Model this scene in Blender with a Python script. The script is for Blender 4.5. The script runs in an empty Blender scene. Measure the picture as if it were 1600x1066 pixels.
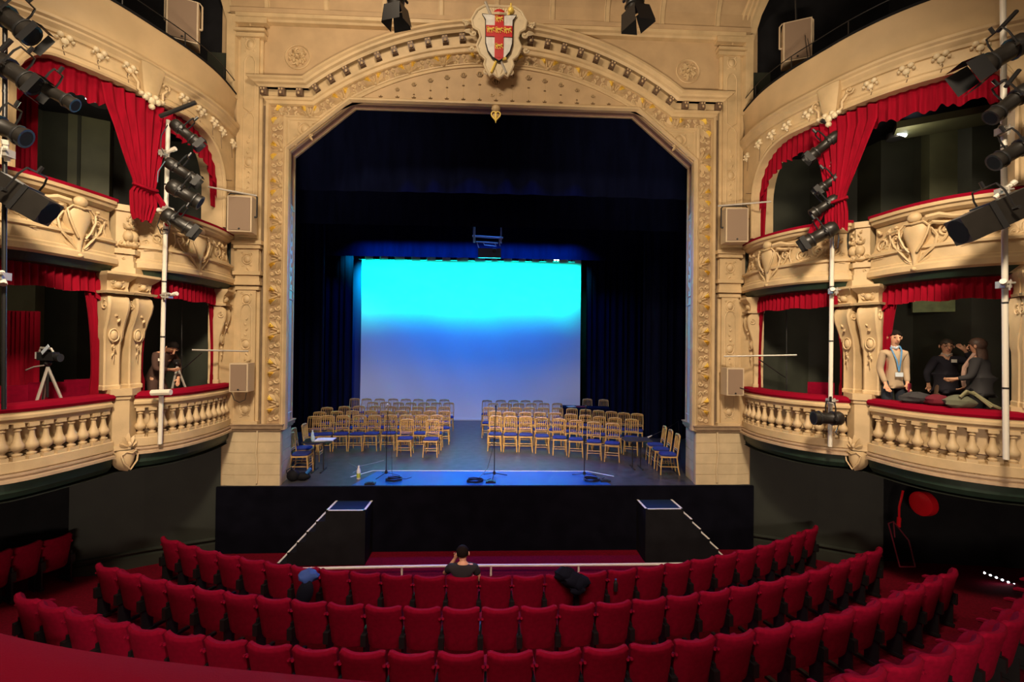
import bpy, bmesh, math, random
from mathutils import Vector, Matrix
random.seed(7)
PI = math.pi
SC = bpy.context.scene
COL = SC.collection

# ---------------------------------------------------------------- camera
def basis(yaw, pitch, roll):
    fw = Vector((math.sin(yaw)*math.cos(pitch), math.cos(yaw)*math.cos(pitch), math.sin(pitch)))
    r = Vector((math.cos(yaw), -math.sin(yaw), 0)); u = r.cross(fw)
    c, s = math.cos(roll), math.sin(roll)
    return c*r+s*u, -s*r+c*u, fw
CAMP = Vector((-0.048, -10.27, 3.064))
R_, U_, F_ = basis(.0442, .0067, .0109)
cam_d = bpy.data.cameras.new('camera'); cam = bpy.data.objects.new('camera', cam_d); COL.objects.link(cam)
cam_d.sensor_width = 36; cam_d.lens = 740/1600*36; cam_d.clip_start = .05; cam_d.clip_end = 200
cam.matrix_world = Matrix(((R_.x, U_.x, -F_.x, CAMP.x), (R_.y, U_.y, -F_.y, CAMP.y), (R_.z, U_.z, -F_.z, CAMP.z), (0, 0, 0, 1)))
SC.camera = cam
def ray(x, y):
    return F_ + R_*((x-800)/740) - U_*((y-533)/740)
def onY(x, y, Y):
    d = ray(x, y); return CAMP + d*((Y-CAMP.y)/d.y)
def onZ(x, y, Z):
    d = ray(x, y); return CAMP + d*((Z-CAMP.z)/d.z)

# ---------------------------------------------------------------- world, lights, exposure
SC.view_settings.view_transform = 'Standard'
SC.view_settings.look = 'None'
SC.view_settings.gamma = 1
SC.view_settings.use_curve_mapping = False
SC.view_settings.exposure = 0.0
w = bpy.data.worlds.new('world'); SC.world = w; w.use_nodes = True
w.node_tree.nodes['Background'].inputs[0].default_value = (.9, .62, .42, 1)
w.node_tree.nodes['Background'].inputs[1].default_value = .16

def area(name, loc, target, size, power, color, size_y=None, spread=None):
    l = bpy.data.lights.new(name, 'AREA'); l.energy = power; l.color = color
    l.shape = 'RECTANGLE'; l.size = size; l.size_y = size_y or size
    if spread: l.spread = math.radians(spread)
    o = bpy.data.objects.new(name, l); COL.objects.link(o); o.location = loc
    o.rotation_euler = (Vector(target)-Vector(loc)).to_track_quat('-Z', 'Y').to_euler()
    return o
WARM = (1.0, .80, .56)
area('house_and_fill_light', (-2.0, -5.4, 11.4), (0, 0, 4.0), 2.0, 330, WARM, 1.0)
area('house_and_fill_light', (-2.5, -8.2, 8.4), (-6, -2.2, 3.2), 1.0, 145, WARM, 1.0, 66)
area('house_and_fill_light', (2.5, -8.2, 8.4), (6, -2.2, 3.2), 1.0, 145, WARM, 1.0, 66)
area('house_and_fill_light', (-1.5, -8.8, 2.5), (-4.6, 0, 9.0), 2, 48, WARM, .4, 44)  # added pair of low uplights to brighten the upper arch corners
area('house_and_fill_light', (1.5, -8.8, 2.5), (4.6, 0, 9.0), 2, 48, WARM, .4, 44)
area('stall_fill_light', (0, -9.2, 6.8), (0, -3.0, -1), 6, 105, (1, .68, .55), .5, 64)  # added fill for the seat backs, no such fitting known
area('stall_fill_light', (-2.8, -9.3, 1.1), (-7.0, -1.5, -.2), 1.5, 30, (1, .80, .62), .3, 80)  # added pair of low fills for the side walls and seats
area('stall_fill_light', (2.8, -9.3, 1.1), (7.0, -1.5, -.2), 1.5, 30, (1, .80, .62), .3, 80)
area('circle_fill_light', (-1.6, -10.2, 5.5), (-1.5, -8.7, 2.0), .8, 7, (1, .75, .6), .8, 70)  # added fill to brighten the velvet circle rail
# lamps on the flown bars over the stage, added cloth-foot fill, warm front lamp
area('cyc_light', (-1.05, 7.55, 6.8), (-1.05, 8.75, 5.55), 9.0, 420, (0, 1.0, .80), .12, 52)
area('cyc_light', (-.85, 6.6, 6.8), (-.85, 8.8, 2.6), 8.0, 250, (0, .19, 1.0), .3, 120)
area('cyc_light', (-.8, 7.6, .25), (-.8, 8.75, .40), 7.5, 2.6, (1, .80, .80), .15, 100)  # added fill for the mauve cloth foot, no lamp stands here
area('stage_light', (0, 1.3, 7.3), (0, .9, 0), 5.0, 90, (.0, .12, 1.0), .3, 40)
area('stage_light', (-.7, 4.5, 6.9), (-.7, 4.2, 0), 5.0, 100, (.03, .20, 1.0), .3, 110)
area('stage_light', (0, -5.5, 9.0), (0, 3.4, 0.0), 3, 75, (1, .78, .46), .6, 27)
area('stage_light', (0, 6.8, 6.2), (0, 0.0, 2.2), 5, 230, (.20, .24, 1.0), .3, 100)
for bx_, by_, bz_, e_ in ((-7.2, -2.2, 6.6, 16), (7.2, -2.3, 6.7, 12), (-6.7, -2.9, 3.85, 8), (6.85, -3.2, 3.9, 26)):  # upper pair at the lit fittings; lower pair added to brighten faces and walls
    l_ = bpy.data.lights.new('box_lamp_and_fill', 'POINT'); l_.energy = e_; l_.color = (1, .86, .62); l_.shadow_soft_size = .12
    o_ = bpy.data.objects.new('box_lamp_and_fill', l_); COL.objects.link(o_); o_.location = (bx_, by_, bz_)

# ---------------------------------------------------------------- materials
MATS = {}
def mat(name, col, rough=.6, metal=0, var=.0, scale=8, bump=0, bscale=40, emit=None, estr=1, sheen=0, spec=.5, col2=None, stretch=None):
    if name in MATS: return MATS[name]
    m = bpy.data.materials.new(name); m.use_nodes = True; nt = m.node_tree; N = nt.nodes; L = nt.links
    b = N['Principled BSDF']
    b.inputs['Base Color'].default_value = (*col, 1); b.inputs['Roughness'].default_value = rough
    b.inputs['Metallic'].default_value = metal; b.inputs['Specular IOR Level'].default_value = spec
    if sheen:
        b.inputs['Sheen Weight'].default_value = sheen; b.inputs['Sheen Roughness'].default_value = .35
        b.inputs['Sheen Tint'].default_value = (*[min(1, c*2.2+.02) for c in col], 1)
    if var or bump:
        tc = N.new('ShaderNodeTexCoord'); mp = N.new('ShaderNodeMapping'); L.new(tc.outputs['Object'], mp.inputs[0])
        if stretch: mp.inputs['Scale'].default_value = stretch
    if var:
        n = N.new('ShaderNodeTexNoise'); n.inputs['Scale'].default_value = scale; n.inputs['Detail'].default_value = 6
        L.new(mp.outputs[0], n.inputs['Vector'])
        r = N.new('ShaderNodeValToRGB'); c2 = col2 or [c*(1-var) for c in col]
        r.color_ramp.elements[0].color = (*c2, 1); r.color_ramp.elements[1].color = (*[min(1, c*(1+var*.4)) for c in col], 1)
        r.color_ramp.elements[0].position = .32; r.color_ramp.elements[1].position = .66
        L.new(n.outputs['Fac'], r.inputs[0]); L.new(r.outputs[0], b.inputs['Base Color'])
    if bump:
        n2 = N.new('ShaderNodeTexNoise'); n2.inputs['Scale'].default_value = bscale; n2.inputs['Detail'].default_value = 4
        L.new(mp.outputs[0], n2.inputs['Vector'])
        bp = N.new('ShaderNodeBump'); bp.inputs['Strength'].default_value = bump; bp.inputs['Distance'].default_value = .01
        L.new(n2.outputs['Fac'], bp.inputs['Height']); L.new(bp.outputs[0], b.inputs['Normal'])
    if emit:
        b.inputs['Emission Color'].default_value = (*emit, 1); b.inputs['Emission Strength'].default_value = estr
    MATS[name] = m; return m
CREAM = mat('cream_plaster', (.60, .44, .245), .55, var=.16, scale=3, bump=.15, bscale=60)
TAN = mat('tan_plaster', (.50, .345, .19), .65, var=.12, scale=2.5, bump=.15, bscale=50)
IVORY = mat('ivory_paint', (.72, .60, .40), .45, var=.1, scale=5, bump=.1)
LEDGEM = mat('brown_ledge_paint', (.33, .23, .14), .6, var=.2)
BROWN = mat('brown_recess_paint', (.17, .11, .065), .7, var=.2)
MAUVE = mat('mauve_soffit_paint', (.30, .17, .12), .6, var=.15)
GOLD = mat('gilding', (1.0, .76, .16), .35, metal=.1)
RED = mat('red_velvet_curtain', (.27, .001, .014), .9, spec=.15, sheen=.04, var=.25, scale=6, stretch=(3, 3, .3))
RAILR = mat('red_velvet_rail', (.25, .001, .016), .9, spec=.1, sheen=.05, bump=.2, bscale=200)
SEATR = mat('red_velvet_seat', (.19, .0005, .016), .9, spec=.1, sheen=.05, var=.18, scale=20, bump=.15, bscale=250)
SEATB = mat('black_seat_metal', (.006, .006, .007), .5)
CARPET = mat('red_carpet', (.13, .001, .010), .95, spec=.1, var=.35, scale=30, bump=.3, bscale=200)
GREEN = mat('dark_green_paint', (.020, .024, .017), .6, var=.25, scale=2)
GREENB = mat('green_soffit_paint', (.02, .045, .03), .5, var=.2)
OLIVE = mat('olive_wall_paint', (.085, .09, .045), .6, var=.25, scale=2)
BLACKP = mat('black_paint', (.010, .010, .012), .7, spec=.12, var=.3, scale=3)
DRAPE = mat('black_drape_blue_haze', (.005, .007, .026), .95, spec=.02, var=.3, scale=3, stretch=(2, 2, .3))  # blue stage haze is put into this black cloth's colour
STAGEF = mat('stage_floor_paint', (.055, .055, .062), .34, var=.45, scale=5, bump=.08, bscale=30)
APRON = mat('stage_lino_blue_reflection', (.012, .085, .27), .3, var=.1, scale=2)  # base colour carries the blue reflected on the stage front
WHITEP = mat('white_tape', (.75, .72, .62), .6)
CYC = mat('white_cyclorama_cloth', (.82, .82, .82), .9, bump=.2, bscale=8, spec=.1)
WOOD = mat('golden_beech_wood', (.60, .36, .13), .4, var=.2, scale=12)
BLUEC = mat('blue_seat_fabric', (.012, .022, .16), .9, sheen=.2)
BLACKM = mat('black_metal', (.014, .014, .015), .38, spec=.6)
BARREL = mat('matt_black_lamp_housing', (.014, .012, .010), .4, var=.2)
CHROME = mat('steel', (.5, .47, .42), .5, metal=.5)
POLEW = mat('white_pole_paint', (.74, .70, .60), .4)
SPKG = mat('beige_speaker_grille', (.27, .185, .125), .7, bump=.3, bscale=300)
SPKF = mat('cream_speaker_cabinet', (.58, .46, .31), .5)
STONE = mat('cream_block_paint', (.62, .49, .30), .6, var=.12, scale=4)
LENS = mat('lit_lamp_lens', (.9, .95, 1), .2, emit=(.85, .95, 1), estr=9)
BLULENS = mat('blue_gel_lens', (.05, .15, .8), .2, emit=(.1, .3, 1), estr=.6)
SKIN = mat('skin', (.62, .33, .20), .55)
HAIRB = mat('black_hair', (.010, .007, .006), .9, spec=.1)
HAIRBR = mat('brown_hair', (.09, .05, .035), .55, var=.4, scale=60)
SHIELDW = mat('silver_shield_paint', (.78, .77, .74), .4, var=.15, scale=9)
SHIELDR = mat('red_shield_paint', (.55, .01, .015), .4)

# ---------------------------------------------------------------- mesh builder
ORG = {}
class MB:
    def __init__(s, f=None): s.v = []; s.fc = []; s.mi = []; s.f = f; s.cm = 0
    def add(s, vs, fs):
        o = len(s.v); s.v += [Vector(s.f(*p)) if s.f else Vector(p) for p in vs]
        s.fc += [tuple(i+o for i in f) for f in fs]; s.mi += [s.cm]*len(fs)
    def box(s, c, d, rz=0, M=None):
        x, y, z = d[0]/2, d[1]/2, d[2]/2
        vs = [Vector((sx*x, sy*y, sz*z)) for sz in (-1, 1) for sx, sy in ((-1, -1), (1, -1), (1, 1), (-1, 1))]
        if rz: vs = [Matrix.Rotation(rz, 3, 'Z') @ v for v in vs]
        if M: vs = [M @ v for v in vs]
        s.add([tuple(v+Vector(c)) for v in vs], [(3, 2, 1, 0), (4, 5, 6, 7), (0, 1, 5, 4), (1, 2, 6, 5), (2, 3, 7, 6), (3, 0, 4, 7)])
    def grid(s, rows, closed=False):
        n = len(rows[0]); vs = [p for r in rows for p in r]; fs = []
        for i in range(len(rows)-1):
            for j in range(n if closed else n-1):
                k = (j+1) % n
                fs.append((i*n+j, i*n+k, (i+1)*n+k, (i+1)*n+j))
        s.add(vs, fs)
    def tube(s, pts, r, n=6, caps=True, flat=1.0):
        pts = [Vector(p) for p in pts]; m = len(pts); rows = []
        rr = r if isinstance(r, (list, tuple)) else [r]*m
        up = None
        for i, p in enumerate(pts):
            t = (pts[min(i+1, m-1)]-pts[max(i-1, 0)])
            if t.length < 1e-9: t = Vector((0, 0, 1))
            t.normalize()
            if up is None:
                a = Vector((0, 0, 1)) if abs(t.z) < .9 else Vector((1, 0, 0))
                up = (a - t*a.dot(t)).normalized()
            else:
                up = up - t*up.dot(t)
                up = up.normalized() if up.length > 1e-6 else t.orthogonal().normalized()
            b = t.cross(up)
            row = []
            for k in range(n):
                a = 2*PI*k/n
                q = up*math.cos(a)*rr[i] + b*math.sin(a)*rr[i]
                if flat != 1: q.z *= flat
                row.append(tuple(p+q))
            rows.append(row)
        vs = [p for r_ in rows for p in r_]; fs = []
        for i in range(m-1):
            for j in range(n):
                k = (j+1) % n; fs.append((i*n+j, i*n+k, (i+1)*n+k, (i+1)*n+j))
        if caps: fs += [tuple(range(n))[::-1], tuple((m-1)*n+k for k in range(n))]
        s.add(vs, fs)
    def lathe(s, prof, c=(0, 0, 0), n=12, M=None, a0=0, a1=2*PI, sq=None):
        rows = []; full = abs(a1-a0-2*PI) < 1e-6
        for (r, z) in prof:
            row = []
            for k in range(n if full else n+1):
                a = a0+(a1-a0)*k/n
                p = Vector((r*math.cos(a), r*math.sin(a), z))
                if M: p = M @ p
                row.append(tuple(p+Vector(c)))
            rows.append(row)
        m = len(rows[0]); vs = [p for r_ in rows for p in r_]; fs = []
        for i in range(len(rows)-1):
            for j in range(m if full else m-1):
                k = (j+1) % m; fs.append((i*m+j, i*m+k, (i+1)*m+k, (i+1)*m+j))
        if full: fs += [tuple(range(m))[::-1], tuple((len(rows)-1)*m+k for k in range(m))]
        s.add(vs, fs)
    def ell(s, c, r, n=10, m=6, M=None):
        prof = [(math.sin(PI*i/m), -math.cos(PI*i/m)) for i in range(m+1)]
        vs = []; fs = []
        for (a, z) in prof:
            for k in range(n):
                p = Vector((a*math.cos(2*PI*k/n)*r[0], a*math.sin(2*PI*k/n)*r[1], z*r[2]))
                if M: p = M @ p
                vs.append(tuple(p+Vector(c)))
        for i in range(m):
            for k in range(n):
                fs.append((i*n+k, i*n+(k+1) % n, (i+1)*n+(k+1) % n, (i+1)*n+k))
        s.add(vs, fs)
    def prism(s, poly, a, b, ax='y'):
        # poly of (u,v) extruded between a and b along ax
        def P(u, v, w_): return (u, w_, v) if ax == 'y' else ((u, v, w_) if ax == 'z' else (w_, u, v))
        n = len(poly)
        s.add([P(u, v, a) for u, v in poly]+[P(u, v, b) for u, v in poly],
              [tuple(range(n)), tuple(range(2*n-1, n-1, -1))]+[(i, (i+1) % n, n+(i+1) % n, n+i) for i in range(n)])
    # relief ornament, in u (along), v (up), w (out of the surface)
    def spiral(s, u, v, r, turns=1.5, a0=0, d=1, t=.02, n=16, tail=None):
        pts = []; rr = []
        if tail: pts.append((u+tail[0], v+tail[1], t*.2)); rr.append(t*.5)
        for i in range(n+1):
            k = i/n; a = a0+d*turns*2*PI*k; q = r*(1-.86*k)
            pts.append((u+q*math.cos(a), v+q*math.sin(a), t*.3)); rr.append(t*(1-.45*k))
        s.tube(pts, rr, 5); s.ell((u, v, t*.4), (t*1.1, t*1.1, t*1.1), 6, 4)
    def leaf(s, u, v, a, ln, wd, h=.03, bend=0):
        c, sn = math.cos(a), math.sin(a)
        def q(x, y, z):
            y += bend*x*x/ln; return (u+x*c-y*sn, v+x*sn+y*c, z)
        s.add([q(0, 0, 0), q(ln*.35, wd/2, .002), q(ln*.75, wd*.36, .002), q(ln, 0, .004), q(ln*.75, -wd*.36, .002), q(ln*.35, -wd/2, .002), q(ln*.3, 0, h), q(ln*.7, 0, h*.8)],
              [(0, 6, 1), (1, 6, 7, 2), (2, 7, 3), (3, 7, 4), (4, 7, 6, 5), (5, 6, 0)])
    def blob(s, u, v, ru, rv, rw): s.ell((u, v, 0), (ru, rv, rw), 10, 6)
    def build(s, name, m, parent=None, smooth=False):
        me = bpy.data.meshes.new(name); o_ = ORG.get(parent.name, Vector()) if parent else Vector()
        me.from_pydata([tuple(v-o_) for v in s.v], [], s.fc)
        ms = m if isinstance(m, (list, tuple)) else [m]
        for q in ms: me.materials.append(q)
        if len(ms) > 1: me.polygons.foreach_set('material_index', s.mi)
        me.update()
        if smooth:
            me.polygons.foreach_set('use_smooth', [True]*len(me.polygons))
            try: me.set_sharp_from_angle(angle=math.radians(38))
            except Exception: pass
        bm = bmesh.new(); bm.from_mesh(me); bmesh.ops.recalc_face_normals(bm, faces=bm.faces); bm.to_mesh(me); bm.free()
        o = bpy.data.objects.new(name, me); COL.objects.link(o)
        if parent: o.parent = parent
        ORG[o.name] = o_
        return o
def tag(o, label=None, cat=None, group=None, kind=None):
    for k, v in (('label', label), ('category', cat), ('group', group), ('kind', kind)):
        if v: o[k] = v
    return o
def thing(name, label, cat, loc=(0, 0, 0), group=None):
    o = bpy.data.objects.new(name, None); COL.objects.link(o); o.location = loc; o.empty_display_size = .1
    ORG[o.name] = Vector(loc); return tag(o, label, cat, group)
def single(mb, name, m, label, cat, group=None, smooth=False):
    return tag(mb.build(name, m, None, smooth), label, cat, group)
def struct(mb, name, m): return tag(mb.build(name, m), kind='structure')
KIDS = {}
def copy_tree(root, loc, rz=0, label=None, group=None):
    if root.name not in KIDS:
        KIDS[root.name] = [(c, list(c.children)) for c in root.children]
    r = root.copy(); COL.objects.link(r); r.location = loc; r.rotation_euler = (0, 0, rz)
    if label: r['label'] = label
    if group: r['group'] = group
    for ch, gs in KIDS[root.name]:
        c = ch.copy(); COL.objects.link(c); c.parent = r
        for g in gs:
            d = g.copy(); COL.objects.link(d); d.parent = c
    return r
ORD = ['first', 'second', 'third', 'fourth', 'fifth', 'sixth', 'seventh', 'eighth', 'ninth', 'tenth', 'eleventh', 'twelfth', 'thirteenth', 'fourteenth', 'fifteenth', 'sixteenth']
def nth(i, n, a='left', b='right'):
    if i == 0: return a+'most'
    if i == n-1: return b+'most'
    return ORD[i]+' from the '+a if i < n/2 else ORD[n-1-i]+' from the '+b
def M3(x, z, y=None):
    # 3x3 matrix whose local z is along z-vector, x near x-vector
    z = Vector(z).normalized(); x = Vector(x); x = (x-z*x.dot(z)).normalized(); y = z.cross(x)
    return Matrix((x, y, z)).transposed()

# ---------------------------------------------------------------- curves in plan
class Curve:
    def __init__(s, pts, sg=1, n=14):
        P = [Vector((p[0], p[1])) for p in pts]; out = []
        for i in range(len(P)-1):
            a = P[max(i-1, 0)]; b = P[i]; c = P[i+1]; d = P[min(i+2, len(P)-1)]
            for k in range(n):
                t = k/n
                out.append(.5*((2*b)+(c-a)*t+(2*a-5*b+4*c-d)*t*t+(3*b-a-3*c+d)*t**3))
        out.append(P[-1]); s.p = out; s.sg = sg; s.s = [0]
        for a, b in zip(out, out[1:]): s.s.append(s.s[-1]+(b-a).length)
        s.L = s.s[-1]
    def raw(s, q):
        if q <= 0: t = (s.p[1]-s.p[0]).normalized(); return s.p[0]+t*q, t
        if q >= s.L: t = (s.p[-1]-s.p[-2]).normalized(); return s.p[-1]+t*(q-s.L), t
        import bisect
        i = min(bisect.bisect_right(s.s, q)-1, len(s.p)-2)
        k = (q-s.s[i])/max(1e-9, s.s[i+1]-s.s[i])
        t = (s.p[min(i+2, len(s.p)-1)]-s.p[max(i-1, 0)]).normalized()
        return s.p[i].lerp(s.p[i+1], k), t
    def f(s, q, z, d):
        p, t = s.raw(q); return (s.sg*(p.x+t.y*d), p.y-t.x*d, z)
    def sY(s, y):   # arc length at a given y
        for a, b, u in zip(s.p, s.p[1:], s.s):
            if a.y >= y >= b.y: return u
        return s.L
    def map(s, z0=0, d0=0): return lambda u, v, w_: s.f(u, v+z0, w_+d0)
def sweep(mb, cv, prof, s0, s1, step=.06, closed=False, caps=True):
    n = max(2, int((s1-s0)/step)); rows = []
    for i in range(n+1):
        q = s0+(s1-s0)*i/n
        rows.append([cv.f(q, z, d) for d, z in prof])
    mb.grid(rows, closed)
    if caps and closed:
        k = len(prof); mb.add(rows[0], [tuple(range(k))]); mb.add(rows[-1], [tuple(range(k))[::-1]])

PLR = [(5.5, .05), (5.4, -.5), (5.42, -1.0), (5.6, -1.6), (5.9, -2.0), (6.2, -2.18), (6.38, -2.25), (6.40, -2.6), (6.45, -3.1), (6.62, -3.55), (6.95, -3.92), (7.4, -4.15), (7.9, -4.3), (8.6, -4.5)]
PLL = [(5.5, .05), (5.42, -.5), (5.42, -1.05), (5.5, -1.6), (5.70, -1.97), (5.90, -2.13), (6.02, -2.24), (6.06, -2.65), (6.14, -3.2), (6.28, -3.7), (6.55, -4.0), (6.95, -4.25), (7.6, -4.5)]
GP = [(5.5, .05), (5.42, -.8), (5.5, -1.5), (5.68, -2.1), (5.92, -2.75), (6.3, -3.35), (6.9, -3.9), (7.6, -4.3), (8.6, -4.8)]
SIDE = {'left': (Curve(PLL, -1), Curve(GP, -1), -1), 'right': (Curve(PLR, 1), Curve(GP, 1), 1)}

# ================================================================ SETTING
# stage floor
mb = MB(); mb.box((0, .38, -.06), (11.45, .74, .12)); mb.box((0, 5.6, -.06), (17, 9.7, .12))
struct(mb, 'floor_stage', STAGEF)
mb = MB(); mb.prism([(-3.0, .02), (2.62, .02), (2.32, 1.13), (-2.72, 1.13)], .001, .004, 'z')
tag(mb.build('stage_lino', APRON), 'smooth sheet of flooring in front of the taped line, blue reflection in its colour', 'flooring')
# stalls floor: carpeted slope
def floor_z(x, y):
    q = math.hypot(x, y-9.5)-9.5
    for (a, za), (b, zb) in (((-9, -1.38), (0, -1.38)), ((0, -1.38), (3.3, -1.42)), ((3.3, -1.42), (4.13, -1.26)), ((4.13, -1.26), (5.4, -1.02)), ((5.4, -1.02), (6.5, -.80)), ((6.5, -.80), (14, .6))):
        if a <= q <= b: return za+(zb-za)*(q-a)/(b-a)
    return -1.38
rows = []
for j in range(46):
    y = .3-.25*j
    rows.append([(x*.5, y, floor_z(x*.5, y)) for x in range(-26, 27)])
mb = MB(); mb.grid(rows); struct(mb, 'floor', CARPET)
# stage front
mb = MB(); mb.box((0, -.03, -.72), (11.55, .06, 1.434));
struct(mb, 'wall_stage_front', mat('black_stage_front_cloth', (.005, .005, .009), .95, spec=.02, var=.3, scale=3))
# stage house (black box)
mb = MB(); mb.box((0, 10.4, 4.5), (17.4, .1, 10)); struct(mb, 'wall_back', BLACKP)
mb = MB(); mb.box((-8.55, 5.5, 4.5), (.1, 10, 10)); struct(mb, 'wall_stage_left', BLACKP)
mb = MB(); mb.box((8.55, 5.5, 4.5), (.1, 10, 10)); struct(mb, 'wall_stage_right', BLACKP)
mb = MB(); mb.box((0, 5.4, 9.5), (17.4, 10.4, .1)); struct(mb, 'ceiling_stage', BLACKP)
# wall around the stage opening, above and beside
def half_wall(s):
    return [(0, 10.9), (s*8.7, 10.9), (s*8.7, 0), (s*4.5, 0), (s*4.5, 1.15), (s*4.40, 1.2), (s*4.40, 7.14), (s*3.10, 8.24), (0, 8.24)]
mb = MB()
for s in (-1, 1):
    P = half_wall(s)
    # front face split into convex pieces, plus the reveal
    for poly in ([(s*4.5, 0), (s*8.7, 0), (s*8.7, 8.24), (s*4.5, 8.24)], [(s*4.4, 1.2), (s*4.5, 1.2), (s*4.5, 8.24), (s*4.4, 8.24)],
                 [(s*4.4, 7.14), (s*4.4, 8.24), (s*3.1, 8.24)], [(0, 8.24), (s*8.7, 8.24), (s*8.7, 10.9), (0, 10.9)]):
        mb.prism(poly, .06, .14)
struct(mb, 'wall_stage_arch', TAN)
# under balcony side walls
for nm, (pl, gc, s) in SIDE.items():
    mb = MB()
    pts = [(5.62, .12), (6.9, -.5), (7.86, -1.08)]
    for a, b in zip(pts, pts[1:]):
        mb.grid([[(s*a[0], a[1], -1.7), (s*b[0], b[1], -1.7)], [(s*a[0], a[1], 1.0), (s*b[0], b[1], 1.0)]])
        A = Vector((a[0], a[1])); B = Vector((b[0], b[1])); n = (B-A).normalized(); m_ = Vector((n.y, -n.x))*-.06
        for z0, z1 in ((-1.42, -1.18), (-1.12, -1.08)):
            A2 = A-m_*1.0; B2 = B-m_*1.0
            A2 = A+Vector((-.03, -.05)); B2 = B+Vector((-.03, -.05))
            mb.grid([[(s*A.x, A.y, z1), (s*B.x, B.y, z1)], [(s*A2.x, A2.y, z1-.02), (s*B2.x, B2.y, z1-.02)], [(s*A2.x, A2.y, z0), (s*B2.x, B2.y, z0)]])
    mb.grid([[(s*7.86, -1.08, -1.7), (s*8.1, -.7, -1.7)], [(s*7.86, -1.08, 1.0), (s*8.1, -.7, 1.0)]])
    struct(mb, 'wall_stalls_'+nm, GREEN)
    mb = MB(); p2 = [(8.1, -.7), (9.6, -1.7), (11.2, -3.2), (12.5, -5.5), (13, -9)]
    for a, b in zip(p2, p2[1:]): mb.grid([[(s*a[0], a[1], -1.7), (s*b[0], b[1], -1.7)], [(s*a[0], a[1], 1.0), (s*b[0], b[1], 1.0)]])
    struct(mb, 'wall_aisle_'+nm, BLACKP)
    # slab under the lower boxes, box floors, ceilings, inner walls
    L = pl.L
    for z, m_, dd, nme in ((.90, GREEN, -.10, 'ceiling_stalls_'), (4.22, BLACKP, -.12, 'ceiling_box_')):
        mb = MB(); n = 40; rows = [[pl.f(L*i/n, z, dd) for i in range(n+1)]]
        rows.append([(s*max(11.5, 0)+0*i, .6-.16*i, z) for i in range(n+1)])
        mb.grid(rows); struct(mb, nme+nm, m_)
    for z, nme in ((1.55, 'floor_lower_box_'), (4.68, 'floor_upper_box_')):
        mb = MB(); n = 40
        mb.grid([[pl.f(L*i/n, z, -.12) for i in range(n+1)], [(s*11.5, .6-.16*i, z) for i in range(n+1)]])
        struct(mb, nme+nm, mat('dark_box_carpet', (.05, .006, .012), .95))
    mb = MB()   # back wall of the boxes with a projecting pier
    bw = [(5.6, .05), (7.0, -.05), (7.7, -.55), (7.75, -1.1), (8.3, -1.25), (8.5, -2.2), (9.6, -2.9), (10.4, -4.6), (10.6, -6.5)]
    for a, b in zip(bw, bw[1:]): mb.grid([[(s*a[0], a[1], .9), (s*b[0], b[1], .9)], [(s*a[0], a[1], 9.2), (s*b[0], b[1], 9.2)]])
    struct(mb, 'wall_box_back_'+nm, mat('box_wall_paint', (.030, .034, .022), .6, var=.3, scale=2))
    mb = MB()
    if s < 0:
        mb.box((-8.15, -1.75, 3.2), (.5, .35, 3.2), rz=.4); mb.box((-7.72, -.9, 6.2), (.6, .3, 3.0), rz=.5); mb.box((-8.4, -2.0, 6.2), (.5, .3, 3.0), rz=.4)
    else:
        mb.box((8.35, -1.75, 6.2), (.45, .35, 3.0), rz=-.4)
    struct(mb, 'wall_box_pier_'+nm, OLIVE)
    mb = MB(); n = 30
    mb.grid([[gc.f(gc.L*i/n, 7.25, -.3) for i in range(n+1)], [(s*11.5, .6-.2*i, 7.25) for i in range(n+1)]])
    struct(mb, 'ceiling_upper_box_'+nm, BLACKP)
    mb = MB(); mb.grid([[gc.f(gc.L*i/n, 11.4, -.4) for i in range(n+1)], [(s*12.5, 1-.2*i, 10.6) for i in range(n+1)]])
    struct(mb, 'ceiling_gallery_'+nm, GREEN)
    mb = MB(); mb.grid([[(s*5.62, .1, 8), (s*8.5, -.4, 8), (s*9, -4, 8), (s*10, -9, 8)], [(s*5.62, .1, 11.5), (s*8.5, -.4, 11.5), (s*9, -4, 11.5), (s*10, -9, 11.5)]])
    struct(mb, 'wall_gallery_'+nm, BLACKP)
# light green beam in the right boxes and its green doorway below
mb = MB(); mb.box((8.6, -1.98, 3.92), (1.5, .12, .34), rz=-.55); struct(mb, 'trim_1', mat('light_green_beam_paint', (.20, .26, .11), .6, var=.3))  # beam painted lighter green than the box walls
mb = MB(); mb.box((7.62, -.85, 3.72), (.5, .1, .22), rz=-.5); struct(mb, 'trim_2', mat('green_door_head_paint', (.13, .28, .09), .6))
mb = MB(); mb.box((8.0, -2.55, 7.0), (1.9, .6, .12), rz=-.6); struct(mb, 'trim_3', OLIVE)
# ceiling cove over the arch
mb = MB(); prof = [(-.0, 9.86), (-.04, 9.98), (-.12, 10.0), (-.14, 10.08), (-.06, 10.1)] + [(-.06-1.9*(1-math.cos(a)), 10.1+1.5*math.sin(a)) for a in [k*PI/2/8 for k in range(1, 9)]]
mb.grid([[(-5.6, y, z) for y, z in prof], [(5.6, y, z) for y, z in prof]])
mb.grid([[(-7, -1.9, 11.6), (7, -1.9, 11.6)], [(-7, -12, 11.8), (7, -12, 11.8)]])
struct(mb, 'ceiling', TAN)
mb = MB()
for x in (-4.86, -3.62, -2.40, -1.2, 0, 1.2, 2.4, 3.62, 4.86):
    pts = [(x, y-.012, z) for y, z in prof[4:]]
    for dx in (-.045, .045): mb.tube([(px+dx, py, pz) for px, py, pz in pts], .014, 5)
    mb.grid([[(x-.035, y-.02, z) for _, y, z in pts], [(x+.035, y-.02, z) for _, y, z in pts]])
struct(mb, 'trim_4', CREAM)
mb = MB()
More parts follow.
